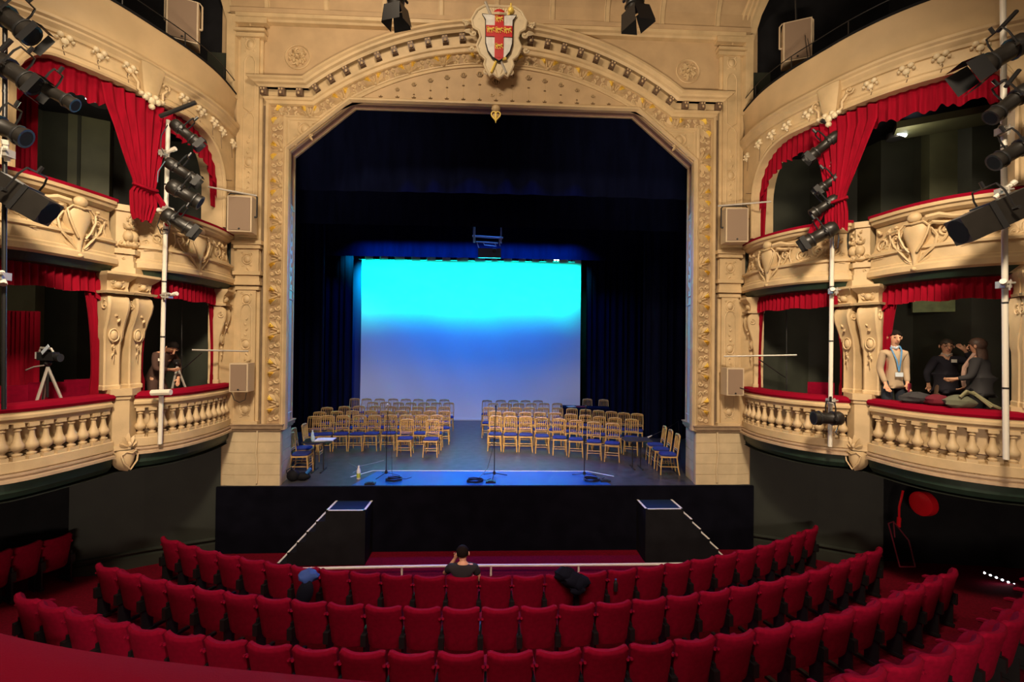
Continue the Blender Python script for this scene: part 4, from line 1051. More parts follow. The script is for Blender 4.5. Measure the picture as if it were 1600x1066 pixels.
def small_table(x, y, rz, lb, top):
    t = thing('small_table', lb, 'table', (x, y, 0), 'small stage tables')
    R = Matrix.Rotation(rz, 3, 'Z'); f = lambda u, v, w_: tuple(R @ Vector((u, v, w_))+Vector((x, y, 0)))
    mb = MB(f); mb.box((0, 0, .715), (.66, .52, .025)); mb.build('table_top', top, t)
    for sx in (-1, 1):
        mb = MB(f); mb.tube([(sx*.1, 0, .70), (sx*.1, 0, .02)], .014, 6); mb.box((sx*.1, 0, .014), (.035, .46, .024)); mb.build('leg', BLACKM, t)
    return t
small_table(-4.10, 1.2, .05, 'small folding table with white papers in front of the left side chairs', BLACKM)
small_table(3.62, 1.45, -.05, 'bare dark table at the right of the stage beside the side chairs', mat('dark_table_top', (.05, .045, .04), .35))
mb = MB(); mb.box((-3.98, 1.25, .737), (.42, .34, .018), rz=.1); mb.box((-3.96, 1.23, .750), (.40, .32, .006), rz=-.05)
single(mb, 'paper_stack', mat('paper', (.75, .76, .8), .7), 'stack of white papers on the small left table', 'papers')
def bottle(x, y, z, h, r, m, lb, cap, nm='bottle', fill=None):
    t = thing(nm, lb, 'bottle', (x, y, z))
    mb = MB(); mb.lathe([(r*.9, 0), (r, .01), (r, h*.6), (r*.8, h*.72), (r*.4, h*.86), (r*.38, h*.9)], (x, y, z), 12); mb.build('body', m, t, True)
    mb = MB(); mb.lathe([(r*.45, h*.9), (r*.45, h), (r*.2, h)], (x, y, z), 10); mb.build('cap', cap, t, True)
    if fill:
        mb = MB(); mb.lathe([(r*1.02, h*.12), (r*1.02, h*.45)], (x, y, z), 12); mb.build('label', fill, t, True)
CLEARP = mat('clear_plastic', (.45, .6, .75), .1)
bottle(-4.27, 1.22, .73, .24, .035, CLEARP, 'clear water bottle on the small left table, taller one', WHITEP)
bottle(-4.20, 1.08, .73, .16, .04, CLEARP, 'short clear jar on the small left table beside the papers', CHROME, 'jar')
bottle(-2.98, .51, .002, .30, .045, mat('white_plastic', (.75, .75, .7), .4), 'white plastic bottle with yellow-green label at the end of the tape on the stage floor', mat('cream_cap', (.8, .78, .6), .4), 'bottle', mat('yellow_green_label', (.45, .5, .06), .5))
# black-clothed table
t = thing('covered_table', 'long table under a black cloth behind the right chair block', 'table', (3.4, 7.15, 0))
mb = MB(); mb.box((3.45, 7.2, .75), (1.75, .62, .03), rz=-.18); mb.build('table_top', BLACKM, t)
mb = MB(); rows = []
for z, k in ((.768, 0), (.768, 1), (.62, 1.02), (.3, 1.04), (.05, 1.05)):
    row = []
    for i in range(64):
        a = 2*PI*i/64; q = max(abs(math.cos(a)), abs(math.sin(a))); u = .89*math.cos(a)/q*k; v = .33*math.sin(a)/q*k; e = .012*math.sin(i*1.3)*(z < .7)
        row.append((3.45+(u+e)*math.cos(-.18)-(v+e)*math.sin(-.18), 7.2+(u+e)*math.sin(-.18)+(v+e)*math.cos(-.18), z))
    rows.append(row)
mb.grid(rows, True); mb.build('cloth', DRAPE, t, True)
mb = MB(); mb.box((2.95, 7.2, .774), (.3, .22, .01), rz=.2); single(mb, 'paper_sheet', WHITEP, 'white paper lying on the left end of the black-clothed table', 'paper')
mb = MB(); mb.box((3.3, 7.15, .782), (.34, .12, .025), rz=-.3); single(mb, 'folder', mat('maroon_cover', (.25, .02, .05), .6), 'dark red folder lying on the black-clothed table', 'folder')
# microphone stands
def mic(x, y, lb, boom=None):
    t = thing('microphone_stand', lb, 'microphone stand', (x, y, 0), 'microphone stands along the stage front')
    mb = MB(); mb.tube([(x, y, .10), (x, y, .85)], .011, 6); mb.tube([(x, y, .85), (x+.02, y, 1.5)], .008, 6); mb.build('pole', BLACKM, t, True)
    mb = MB(); mb.tube([(x, y, .82), (x, y, .9)], .018, 8); mb.build('clutch', BLACKM, t, True)
    mb = MB(); mb.lathe([(.03, .06), (.035, .1), (.02, .14)], (x, y, 0), 8); mb.build('hub', BLACKM, t, True)
    for i in range(3):
        a = .3+i*2*PI/3+x; mb = MB(); mb.tube([(x, y, .09), (x+.32*math.cos(a), y+.32*math.sin(a), .012)], .009, 5); mb.build('leg', BLACKM, t, True)
    mb = MB(); mb.tube([(x+.02, y, 1.5), (x+.02, y-.02, 1.62)], [.011, .014], 8); mb.ell((x+.02, y-.022, 1.64), (.024, .024, .032), 8, 6); mb.build('microphone', CHROME if x < 0 else BLACKM, t, True)
mic(-2.42, .74, 'black microphone stand at the left of the stage front, beside the white bottle')
mic(.06, .66, 'black microphone stand in the middle of the stage front')
mic(2.14, .62, 'black microphone stand at the right of the stage front')
def coil(x, y, r, lb):
    mb = MB(); pts = [(x+(r+.012*math.sin(i*.9))*math.cos(i*.35), y+(r*.8+.012*math.cos(i*1.3))*math.sin(i*.35), .012+.0007*i) for i in range(80)]
    mb.tube(pts, .009, 5); mb.tube([pts[-1], (x+.25, y+.1, .012), (x+.35, y+.25, .012)], .006, 5); single(mb, 'coiled_cable', BLACKM, lb, 'cable', 'cable coils on the stage front', True)
coil(-2.17, .37, .17, 'coil of black cable on the stage floor by the left microphone stand')
coil(-.37, .26, .17, 'coil of black cable on the stage floor by the middle microphone stand')
coil(2.25, .33, .17, 'coil of black cable on the stage floor by the right microphone stand')
for pts, lb in (([(-2.4, .74, 1.4), (-2.3, .72, .8), (-2.28, .7, .1), (-2.2, .5, .01)], 'thin cable hanging down from the left microphone'), ([(.06, .66, 1.5), (.03, .64, .7), (-.1, .62, .2), (-.3, .5, .01)], 'thin cable hanging down from the middle microphone'),
                ([(-3.6, 1.9, .006), (-3.35, 1.6, .006), (-3.2, 1.3, .006), (-3.25, 1.0, .006)], 'thin pale cable lying curled on the floor in front of the left block'), ([(-3.3, 1.55, .007), (-3.0, 1.9, .007), (-2.8, 2.2, .007)], 'thin pale cable branching off on the floor towards the left block')):
    mb = MB(); mb.tube(pts, .005, 5); single(mb, 'cable', mat('pale_grey_cable', (.3, .3, .32), .6) if 'pale' in lb else BLACKM, lb, 'cable')
for x, y, lb in ((-2.62, .1, 'small dark lamp lying on the stage edge below the left microphone stand'), (-.02, .22, 'small black box on the stage edge by the middle microphone stand'), (2.55, .28, 'small black box on the stage edge by the right microphone stand')):
    mb = MB(); mb.box((x, y, .022), (.22, .12, .035)); mb.box((x, y, .045), (.12, .08, .015)); single(mb, 'stage_box', BLACKM, lb, 'box')
# bag by the left pier
t = thing('backpack', 'black bag with a blue bottle slumped against the left pier on the stage', 'bag', (-4.35, .38, 0))
mb = MB(); mb.ell((-4.36, .36, .13), (.14, .11, .13), 12, 8); mb.ell((-4.18, .42, .09), (.18, .10, .09), 12, 8); mb.build('body', BLACKP, t, True)
mb = MB(); mb.tube([(-4.46, .32, .1), (-4.48, .3, .25), (-4.38, .3, .32), (-4.3, .32, .22)], .012, 6); mb.build('strap', BLACKM, t, True)
mb = MB(); mb.tube([(-4.08, .38, .17), (-4.0, .4, .27)], .035, 8); mb.build('bottle', mat('blue_bottle_plastic', (.03, .15, .45), .3), t, True)
# desk lamp on the right table side: clip arm
t = thing('desk_lamp', 'thin-armed lamp reaching over the right side chairs', 'lamp', (4.0, 2.6, 0))
a = onY(1012, 684, 2.3); b = onY(1040, 671, 2.3)
mb = MB(); mb.tube([a, b], .008, 5); mb.tube([b, (b.x+.35, b.y, b.z+.22), (b.x+.4, b.y, 0.0)], .008, 5); mb.build('arm', BLACKM, t, True)
mb = MB(); mb.tube([a, (a.x+.12, a.y, a.z+.06)], [.03, .012], 8); mb.build('head', CHROME, t, True)

# hung projector frame
t = thing('hung_projector', 'video projector hanging in a silver pipe frame above the stage', 'projector', onY(763, 375, 4.2))
PY = 4.2
def q(x, y, dy=0): return tuple(onY(x, y, PY+dy))
for (a, b, r, nm) in (((741, 208), (741, 379), .033, 'pipe'), ((783, 208), (783, 380), .02, 'pipe'), ((738, 369), (786, 372), .028, 'pipe'), ((744, 378), (778, 380), .02, 'pipe')):
    mb = MB(); mb.tube([q(*a), q(*b)], r, 8); mb.build(nm, CHROME, t, True)
mb = MB(); mb.tube([q(755, 378), q(757, 383), q(776, 385), q(773, 380)], .012, 5); mb.tube([q(745, 378), q(748, 388)], .014, 5); mb.tube([q(780, 374), (q(781, 385))], .014, 5); mb.build('yoke', CHROME, t, True)
c = onY(765, 396, PY+.3); mb = MB(); mb.box(tuple(c), (.70, .7, .28), M=Matrix.Rotation(.15, 3, 'X')); mb.build('projector_body', mat('blue_grey_projector_case', (.05, .07, .12), .35), t)
mb = MB(); mb.lathe([(.06, 0), (.075, .05), (.06, .08)], tuple(c+Vector((.15, -.40, 0))), 10, Matrix.Rotation(PI/2, 3, 'X')); mb.build('lens', BLACKM, t, True)
# batten lamps at the top of the cloth
xs = [566, 589, 612, 638, 662, 686, 709, 737, 763, 782, 805, 826, 848, 869, 893]
mb = MB(); A = onY(545, 394, 7.5); B = onY(925, 400, 7.5); mb.tube([A, B], .025, 6)
for k_ in (.1, .5, .9): c_ = A.lerp(B, k_); mb.tube([c_, (c_.x, c_.y, 9.45)], .008, 4)
single(mb, 'lighting_bar', BLACKM, 'black pipe carrying the row of lamps along the top of the back cloth', 'lighting bar')
for i, x in enumerate(xs):
    lit = i >= 12; c = onY(x, 403+(x-566)*.0125, 7.45)
    t = thing('batten_lamp', 'small black lamp over the back cloth, '+nth(i, len(xs))+(', showing white lenses' if i in (12, 13) else ''), 'stage lamp', tuple(c), 'lamps along the top of the back cloth')
    mb = MB(); mb.box(tuple(c), (.24, .16, .12)); hs = mb.build('housing', BLACKM, t)
    mb = MB(); mb.tube([(c.x, c.y, c.z+.05), (c.x, c.y+.05, A.lerp(B, (c.x-A.x)/(B.x-A.x)).z)], .015, 5); mb.build('hanger', BLACKM, t)
    for dx in (-.055, .055):
        mb = MB(); mb.ell((c.x+dx, c.y-.08, c.z), (.042, .015, .042), 8, 5); mb.build('lens', LENS if i == 13 else (CHROME if lit else BLACKM), hs, True)

# ================================================================ ORCHESTRA PIT AREA
# treads at the two sides
for s, x0, x1 in ((-1, -3.30, -2.52), (1, 3.16, 3.95)):
    nm = 'left' if s < 0 else 'right'
    t = thing('stage_steps', 'black wooden steps with white-edged platform at the '+nm+' of the stage front', 'steps', ((x0+x1)/2, -.33, -1.38), 'steps up to the stage')
    mb = MB(); xo = x0 if s < 0 else x1      # outer edge
    mb.box(((x0+x1)/2, -.335, -.84), (x1-x0, .66, 1.07))
    n = 5; run = .185
    for i in range(n):
        h = 1.08-(i+1)*.205; cx_ = xo+s*(run*(i+.5)); mb.box((cx_, -.335, -1.38+h/2), (run+.002, .66, h))
    mb.build('carcass', BLACKP, t)
    zt = -.298
    for (a, b) in (((x0, -.66), (x1, -.66)), ((x1, -.66), (x1, -.01)), ((x0, -.01), (x1, -.01)), ((x0, -.66), (x0, -.01))):
        mb = MB(); dx = .045; A = Vector((*a, zt)); B = Vector((*b, zt)); d = (B-A).normalized(); nn = Vector((-d.y, d.x, 0)); c_ = Vector(((x0+x1)/2, -.335, zt)); 
        if (c_-A).dot(nn) < 0: nn = -nn
        vs = [A, B, B+nn*dx, A+nn*dx]; mb.add([tuple(v) for v in vs]+[tuple(v+Vector((0, 0, .006))) for v in vs], [(0, 1, 2, 3), (4, 5, 6, 7), (0, 1, 5, 4), (1, 2, 6, 5), (2, 3, 7, 6), (3, 0, 4, 7)])
        mb.build('platform_edging', WHITEP, t)
    mb = MB(); mb.add([(x0+.045, -.615, zt+.002), (x1-.045, -.615, zt+.002), (x1-.045, -.055, zt+.002), (x0+.045, -.055, zt+.002)], [(0, 1, 2, 3)]); mb.build('platform_top', mat('platform_lino', (.015, .03, .07), .3), t)
    for i in range(n):
        x = xo+s*(run*(i+1)); z = -1.38+1.08-(i+1)*.205
        mb = MB(); mb.box((x-s*.018, -.335, z+.004), (.04, .66, .008)); mb.box((x+s*.002, -.62, z-.03), (.006, .07, .07)); mb.build('step_nosing', WHITEP, t)
# white rail in front of the first row
mb = MB(); Z_ = -1.2
mb.tube([onZ(473, 889, Z_), onZ(600, 886, Z_), onZ(725, 884, Z_), onZ(900, 883, Z_), onZ(1010, 882, Z_), onZ(1137, 880, Z_)], .026, 8)
mb.cm = 0
t = thing('pit_rail', 'long white rail low in front of the first row of seats', 'rail', (0, -1.1, -1.4)); mb.build('rail', POLEW, t, True)
for x in (-3.4, -1.7, 0, 1.7, 3.4, 4.5):
    mb = MB(); mb.tube([(x, -1.12, -1.2), (x, -1.12, -1.40)], .02, 6); mb.build('post', POLEW, t, True)

# ================================================================ STALLS SEATS
def make_seat():
    t = thing('theatre_seat', 'x', 'seat')
    # backrest: shell seen from behind, raised corners, curved in plan
    mb = MB(); rows = []
    N = 12
    def sec(z, hw, y, th, cup):
        out = []
        for i in range(N+1):
            u = -1+2*i/N; out.append((u*hw, y+cup*u*u-(.010 if abs(u) < .95 else -.004), z+ (0)))
        for i in range(N+1):
            u = 1-2*i/N; out.append((u*hw*.98, y+th+cup*u*u, z))
        return out
    prof = [(.30, .19, .055, .06, .03), (.33, .215, .045, .08, .04), (.45, .224, .02, .09, .05), (.60, .237, -.01, .09, .06), (.78, .243, -.05, .085, .065), (.84, .242, -.07, .08, .07)]
    for p_ in prof: rows.append(sec(*p_))
    def top(dz, k, th):
        out = []
        for i in range(N+1):
            u = -1+2*i/N; c_ = .86+.022*abs(u)**3+dz-(.03 if abs(u) > .97 else 0); out.append((u*.243*k, -.078+.07*u*u+(.0 if th else .0)+(1-k)*.4, c_))
        for i in range(N+1):
            u = 1-2*i/N; c_ = .86+.022*abs(u)**3+dz-(.03 if abs(u) > .97 else 0); out.append((u*.243*k, -.078+.075+.07*u*u-(1-k)*.4, c_))
        return out
    rows.append(top(0, 1, 1)); rows.append(top(.022, .96, 1))
    mb.grid(rows, True); k = len(rows[0]); mb.add(rows[-1], [(i, i+1, k-2-i, k-1-i) for i in range(N)]); mb.add(rows[0], [tuple(range(k))])
    mb.build('backrest', SEATR, t, True)
    # tipped-up seat cushion
    mb = MB(); rows = []
    for z, y0, y1, hw in ((.36, .15, .22, .17), (.40, .13, .26, .205), (.52, .12, .27, .215), (.64, .12, .255, .205), (.71, .13, .235, .16), (.735, .16, .20, .10)):
        rows.append([(-hw, (y0+y1)/2, z), (-hw*.9, y0, z), (0, y0-.01, z), (hw*.9, y0, z), (hw, (y0+y1)/2, z), (hw*.9, y1, z), (0, y1+.02, z), (-hw*.9, y1, z)])
    mb.grid(rows, True); mb.add(rows[-1], [tuple(range(8))]); mb.add(rows[0], [tuple(range(8))]); mb.build('seat_cushion', SEATR, t, True)
    # padded arms running forward from the back
    for sx in (-1, 1):
        mb = MB(); mb.tube([(sx*.235, .0, .74), (sx*.242, .08, .70), (sx*.246, .2, .63), (sx*.246, .36, .61), (sx*.246, .40, .59)], [.018, .026, .028, .028, .016], 6); mb.build('armrest', SEATR, t, True)
        mb = MB(); mb.box((sx*.252, .12, .28), (.022, .17, .55)); mb.box((sx*.252, .035, .42), (.062, .09, .15)); mb.box((sx*.252, .2, .02), (.05, .36, .04)); mb.build('stanchion', SEATB, t)
    return t
seat0 = make_seat(); first = [True]
def put_seat(x, y, rz, lb, grp):
    z = floor_z(x, y)+.002
    if first[0]:
        first[0] = False; seat0.location = (x, y, z); seat0.rotation_euler = (0, 0, rz); seat0['label'] = lb; seat0['group'] = grp; return
    copy_tree(seat0, (x, y, z), rz, lb, grp)
ROWS = [('front row', -2.93, 12.0, -6.35, .513, 26), ('second row', -4.05, 14.2, -6.30, .513, 26), ('third row', -5.32, 14.2, -6.25, .515, 26), ('fourth row', -6.47, 14.0, 2.2, .515, 12)]
FIRSTROW = []
for nm, y0, R, s0, p_, n in ROWS:
    for i in range(n):
        sx = s0+p_*(i+.5); th = sx/R
        x = R*math.sin(th); y = y0+R-R*math.cos(th)
        if nm == 'front row': FIRSTROW.append((x, y))
        if nm == 'fourth row': lb = 'red theatre seat in the fourth row, '+(ORD[n-1-i]+' from the right end' if i < n-1 else 'at the right end')
        elif i == 0 or i == n-1: lb = 'red theatre seat at the '+('left' if i == 0 else 'right')+' end of the '+nm
        elif i < n/2: lb = 'red theatre seat in the '+nm+', '+ORD[i]+' from the left end'
        else: lb = 'red theatre seat in the '+nm+', '+ORD[n-1-i]+' from the right end'
        put_seat(x, y, th+random.uniform(-.012, .012), lb, 'stalls seats in the '+nm)
for i in range(4):
    s_ = -(5.1+.515*i); th = s_/14.0
    put_seat(14*math.sin(th), -6.47+14-14*math.cos(th), th, 'red velvet theatre seat behind the circle rail at the left, '+ORD[i]+' from the gap', 'stalls seats behind the circle rail')
for i, (x, y) in enumerate(((-7.62, -1.62), (-7.66, -2.14), (-7.64, -2.66))):
    put_seat(x, y, 1.15, 'red velvet theatre seat beside the left wall, '+('nearest the stage', 'in the middle', 'nearest the picture edge')[i], 'seats beside the left wall')

# front rail of the circle, by the camera
cv = Curve([(-4.2, -7.35), (-3.0, -8.05), (-1.65, -8.64), (-.41, -8.90), (1.0, -9.05), (3.0, -8.95)], 1)
t = thing('circle_rail', 'broad red velvet rail of the circle in the bottom left corner', 'rail', (-1, -8.9, 1.3))
mb = MB(); rows = []
pr = [(-.02, 1.3), (-.02, 2.03), (0, 2.10), (-.03, 2.125), (-.13, 2.135), (-.34, 2.12), (-.36, 2.07), (-.36, 1.3)]
n = 60; rows = []
for i in range(n+1):
    p, tt = cv.raw(cv.L*i/n); nx, ny = -tt.y, tt.x      # towards the stage
    rows.append([(p.x+nx*d, p.y+ny*d, z) for d, z in pr])
mb.grid(rows); mb.build('velvet_pad', RAILR, t, True)

# hose reel, trolley and light string on the right wall
t = thing('hose_reel', 'round red fire hose reel on the dark wall under the right boxes', 'hose reel', (8.9, -1.7, -.2))
c = onY(1445, 787, -1.55); nrm_ = Vector((-1, -.12, 0)).normalized(); M = M3((0, 0, 1), nrm_)
mb = MB(); mb.lathe([(.0, .1), (.18, .12), (.225, .10), (.23, .03), (.225, -.04), (.1, -.06)], tuple(c), 24, M); mb.build('reel_disc', mat('red_gloss_paint', (.75, .01, .02), .25), t, True)
mb = MB(); mb.tube([c+Vector((-.3, .15, .2)), c+Vector((-.42, .1, -.1)), c+Vector((-.42, .1, -.3))], .02, 6); mb.tube([c+Vector((-.42, .1, -.3)), c+Vector((-.43, .1, -.48))], .035, 8); mb.build('hose', mat('red_gloss_paint', (.75, .01, .02), .25), t, True)
t = thing('sack_trolley', 'dark red metal trolley frame leaning on the wall below the hose reel', 'trolley', (8.2, -1.6, -1.38))
A = [onY(1388, 818, -1.6), onY(1406, 886, -1.75), onY(1420, 845, -1.6), onY(1430, 886, -1.75)]
mb = MB(); m_ = mat('dark_red_metal', (.16, .015, .03), .4)
mb.tube([A[0], A[1]], .012, 6); mb.tube([A[2], A[3]], .012, 6); mb.build('upright', m_, t, True)
mb = MB(); mb.tube([A[1], A[3]], .014, 6); mb.tube([onY(1396, 815, -1.6), onY(1398, 840, -1.62)], .012, 5); mb.tube([A[0], onY(1396, 815, -1.6), A[2]], .012, 6); mb.build('crossbar', m_, t, True)
t = thing('led_strip', 'short string of white step lights low on the right-hand aisle wall', 'lights', tuple(onY(1570, 905, -2.3)))
pts = [onY(1538+9.3*i, 895+3.6*i, -2.25-.03*i) for i in range(8)]
mb = MB(); mb.tube(pts, .01, 5); mb.build('cable', BLACKM, t)
for p in pts:
    mb = MB(); mb.ell(tuple(p+Vector((-.01, -.012, 0))), (.016, .016, .016), 8, 6); mb.build('bulb', mat('white_led', (1, 1, 1), .3, emit=(.85, .92, 1), estr=14), t, True)

# ================================================================ SPEAKERS
def speaker(c, w, h, d, ry, lb, yoke=False, grp=None):
    # ry: yaw of the face; face looks towards -y at 0
    t = thing('wall_speaker', lb, 'speaker', c, grp)
    R = Matrix.Rotation(ry, 3, 'Z'); f = lambda u, v, w_: tuple(R @ Vector((u, v, w_))+Vector(c))
    mb = MB(f); mb.box((0, 0, 0), (w, d, h)); mb.build('cabinet', SPKF, t)
    mb = MB(f); mb.box((0, -d/2-.004, 0), (w-.055, .02, h-.055)); gr = mb.build('grille', SPKG, t)
    mb = MB(f); mb.ell((0, -d/2-.02, -h*.42), (.022, .01, .02), 8, 4); mb.build('badge', BLACKM, gr)
    if yoke:
        mb = MB(f); q = .045; mb.tube([(-w/2-q, 0, -.02), (-w/2-q, 0, h/2+.03), (-w/2-q+.04, 0, h/2+.08), (w/2+q-.04, 0, h/2+.08), (w/2+q, 0, h/2+.03), (w/2+q, 0, -.02)], .016, 6)
        for sx in (-1, 1): mb.tube([(sx*(w/2+q), 0, -.02), (sx*(w/2-.01), 0, -.02)], .02, 6)
        mb.build('yoke', SPKF if yoke == 'cream' else BLACKM, t, True)
    return t
speaker((-5.15, -.38, 5.63), .46, .72, .3, .12, 'beige loudspeaker in a black yoke beside the upper left box', True, 'loudspeakers beside the arch')
speaker((5.12, -.38, 5.63), .46, .72, .3, -.12, 'beige loudspeaker in a black yoke beside the upper right box', True, 'loudspeakers beside the arch')
speaker((-5.14, -.32, 2.33), .36, .58, .3, .05, 'beige loudspeaker low on the left pilaster, above the ledge', False, 'loudspeakers beside the arch')
speaker((5.13, -.32, 2.32), .36, .58, .3, -.05, 'beige loudspeaker low on the right pilaster, above the ledge', False, 'loudspeakers beside the arch')
for s, nm, px in ((-1, 'left', (287, 38)), (1, 'right', (1244, 70))):
    c = onY(*px, -1.0 if s < 0 else -1.0); speaker(tuple(c), .50, .80, .34, s*-.45, 'beige loudspeaker in a cream yoke above the '+nm+' gallery wall', 'cream', 'gallery loudspeakers')
    mb = MB(); mb.tube([(c.x, c.y, c.z+.45), (c.x, c.y+.1, c.z+2.2)], .02, 6); single(mb, 'hanging_pipe', BLACKM, 'black pipe that carries the '+nm+' gallery loudspeaker', 'pipe')
def cable(pts, lb, r=.008, m=BLACKM): mb = MB(); mb.tube(pts, r, 5); single(mb, 'cable', m, lb, 'cable', None, True)
cable([onY(x, y, -1.35) for x, y in ((1258, 55), (1262, 90), (1275, 108), (1300, 114), (1315, 95), (1322, 75), (1328, 60))], 'black cables looping below the right gallery loudspeaker')
cable([onY(x, y, -1.35) for x, y in ((1262, 60), (1268, 95), (1290, 108), (1308, 100), (1320, 75), (1330, 62))], 'thin black cable hanging across the right gallery wall', .006)
cable([onY(x, y, -.45) for x, y in ((362, 614), (366, 625), (374, 629), (383, 625), (385, 614))], 'black cable loop under the lower left loudspeaker')
cable([onY(x, y, -.5) for x, y in ((1156, 606), (1165, 609), (1180, 612))], 'black cable from the lower right loudspeaker to the box')
for s, nm, cv_ in ((-1, 'left', SIDE['left'][1]), (1, 'right', SIDE['right'][1])):
    mb = MB(); pts = [cv_.f(cv_.L*i/30, 8.55, -.02) for i in range(31)]; mb.tube(pts, .010, 5)
    tr = thing('gallery_handrail', 'thin black safety rail above the '+nm+' gallery wall', 'rail', pts[15], 'gallery safety rails')
    mb.build('rail', BLACKM, tr, True)
    for i in range(3, 30, 5): mb = MB(); p = pts[i]; mb.tube([p, (p[0], p[1], 8.31)], .010, 5); mb.build('post', BLACKM, tr)

# ================================================================ LIGHTING BOOMS
def boom(p0, p1, Y, lb, r=.034, grp='white lighting booms', m=None):
    a, b = onY(*p0, Y), onY(*p1, Y); mb = MB(); mb.tube([a, b], r, 10)
    t = thing('lighting_boom', lb, 'pole', tuple(b), grp); mb.build('pole', m or POLEW, t, True)
    for k in (.15, .33, .5, .66, .8):
        mb = MB(); c = a.lerp(b, k); mb.tube([c-Vector((0, 0, .012)), c+Vector((0, 0, .012))], r*1.08, 10); mb.build('tape_band', BLACKM, t)
    return t
def clampset(c, lb, d=(.2, -.05, .05)):
    t = thing('pipe_clamp', lb, 'clamp', tuple(c))
    d = Vector(d); mb = MB(); mb.tube([c-d*.6, c+d], .028, 8); mb.tube([c+d*.7, c+d*1.02], .036, 8); mb.build('spigot', POLEW, t, True)
    mb = MB(); mb.box(tuple(c), (.10, .12, .09)); mb.tube([c+Vector((-.09, -.05, .0)), c+Vector((.08, -.07, .02))], .014, 6); mb.tube([c+Vector((0, -.07, -.08)), c+Vector((.02, -.07, .06))], .01, 5); mb.build('clamp_body', CHROME, t, True)
def lamp(p0, p1, Y, r, lb, style='hood', k=.35, yoke=True, grp=None, m=BARREL):
    # p0 rear, p1 front in view; tilted away by k
    a = onY(*p0, Y); b = onY(*p1, Y); L = (b-a).length; b = b+Vector((0, k*L, 0)); ax = (b-a).normalized(); L = (b-a).length
    up = Vector((0, 0, 1)); up = (up-ax*up.dot(ax)).normalized(); M = M3(up, ax)
    c = (a+b)/2
    t = thing('stage_spotlight', lb, 'spotlight', tuple(c), grp)
    P = lambda x, y, z: tuple(a+M @ Vector((x, y, z)))
    if style == 'box':
        mb = MB(P)
        mb.add([(sx*r, sy*r, z) for z in (L*.0, L) for sx, sy in ((-.8, -.7), (.8, -.7), (.8, .7), (-.8, .7))], [(0, 1, 2, 3), (4, 5, 6, 7), (0, 1, 5, 4), (1, 2, 6, 5), (2, 3, 7, 6), (3, 0, 4, 7)])
        bd = mb.build('body', m, t)
        mb = MB(P); mb.add([(sx*r, sy*r, z) for z in (L*.52, L*.60) for sx, sy in ((-.88, -.78), (.88, -.78), (.88, .78), (-.88, .78))], [(0, 1, 2, 3), (4, 5, 6, 7), (0, 1, 5, 4), (1, 2, 6, 5), (2, 3, 7, 6), (3, 0, 4, 7)])
        mb.build('gate', BLACKM, bd)
    else:
        mb = MB(); mb.f = P
        mb.lathe([(r*.35, 0), (r*.8, .02), (r, L*.12), (r, L*.32), (r*.82, L*.38), (r*.82, L*.8), (r*.95, L*.84), (r*.95, L*.93), (r*1.0, L*.93), (r*1.0, L)], n=14)
        bd = mb.build('barrel', m, t, True)
        mb = MB(P); 
        for z in (L*.35, L*.82): mb.lathe([(r*1.03, z-.012), (r*1.05, z), (r*1.03, z+.012)], n=14)
        mb.build('ring', BLACKM, bd, True)
    mb = MB(P); mb.lathe([(r*.3, L*1.001), (r*.78, L*1.003)], n=12); mb.build('lens', BLULENS if style == 'blue' else mat('dark_lens', (.012, .012, .013), .8, spec=.1), bd)
    if style in ('hood', 'blue', 'barn'):
        e = 1.15 if style != 'barn' else 1.4; h = .09 if style != 'barn' else .26
        mb = MB(P)
        for i in range(4):
            ca, sa_ = [(1, 0), (0, 1), (-1, 0), (0, -1)][i]; q = r*1.02; q2 = r*e
            tx, ty = -sa_, ca
            mb.add([(ca*q+tx*q, sa_*q+ty*q, L), (ca*q-tx*q, sa_*q-ty*q, L), (ca*q2-tx*q2*.8, sa_*q2-ty*q2*.8, L+h), (ca*q2+tx*q2*.8, sa_*q2+ty*q2*.8, L+h)], [(0, 1, 2, 3)])
        mb.build('hood', BLACKM, bd)
    if yoke:
        mb = MB(P); mid = L*.42
        u = M.inverted() @ up
        hgt = r+.16; sd = r*1.15
        mb.tube([(0, -sd, mid), (hgt*.7, -sd, mid), (hgt, -sd*.8, mid), (hgt, sd*.8, mid), (hgt*.7, sd, mid), (0, sd, mid)], .012, 5)
        for sx in (-1, 1): mb.tube([(0, sx*sd*1.25, mid), (0, sx*sd*.9, mid)], .025, 6)
        mb.tube([(hgt, 0, mid), (hgt+.09, 0, mid)], .022, 6)
        mb.build('yoke', BLACKM, t, True)
    return t
boom((250, 694), (263, 188), -2.0, 'tall white pole with black lamps in front of the left box column')
boom((1297, 698), (1302, 200), -2.25, 'tall white pole with black lamps in front of the right box column')
boom((1572, 718), (1567, -20), -4.3, 'white pole in front of the nearer right box')
boom((6, 640), (8, 20), -4.3, 'black pole carrying the lamps at the left picture edge', .024, None, BLACKM)
G1 = 'lamps on the left boom'; G2 = 'lamps on the right boom'; G3 = 'lamps on the nearer right boom'; G4 = 'lamps on the nearer left boom'
lamp((268, 190), (299, 217), -2.2, .10, 'top lamp of the left boom, with a blue gel in its hood', 'blue', grp=G1)
lamp((258, 250), (294, 276), -2.2, .10, 'second lamp down the left boom, thin cylinder', 'hood', grp=G1)
lamp((262, 287), (303, 313), -2.2, .13, 'fattest lamp of the left boom, third down, with spread arms', 'round', grp=G1)
lamp((254, 332), (290, 357), -2.25, .125, 'lowest lamp of the left boom, just over the balcony relief', 'hood', grp=G1)
lamp((1312, 208), (1278, 238), -2.45, .10, 'top lamp of the right boom, clustered under the flowers', 'hood', grp=G2)
lamp((1318, 270), (1290, 292), -2.45, .09, 'second lamp down the right boom, thin with an open flap', 'hood', grp=G2)
lamp((1310, 308), (1278, 332), -2.45, .10, 'third lamp down the right boom, bare brown barrel', 'round', grp=G2)
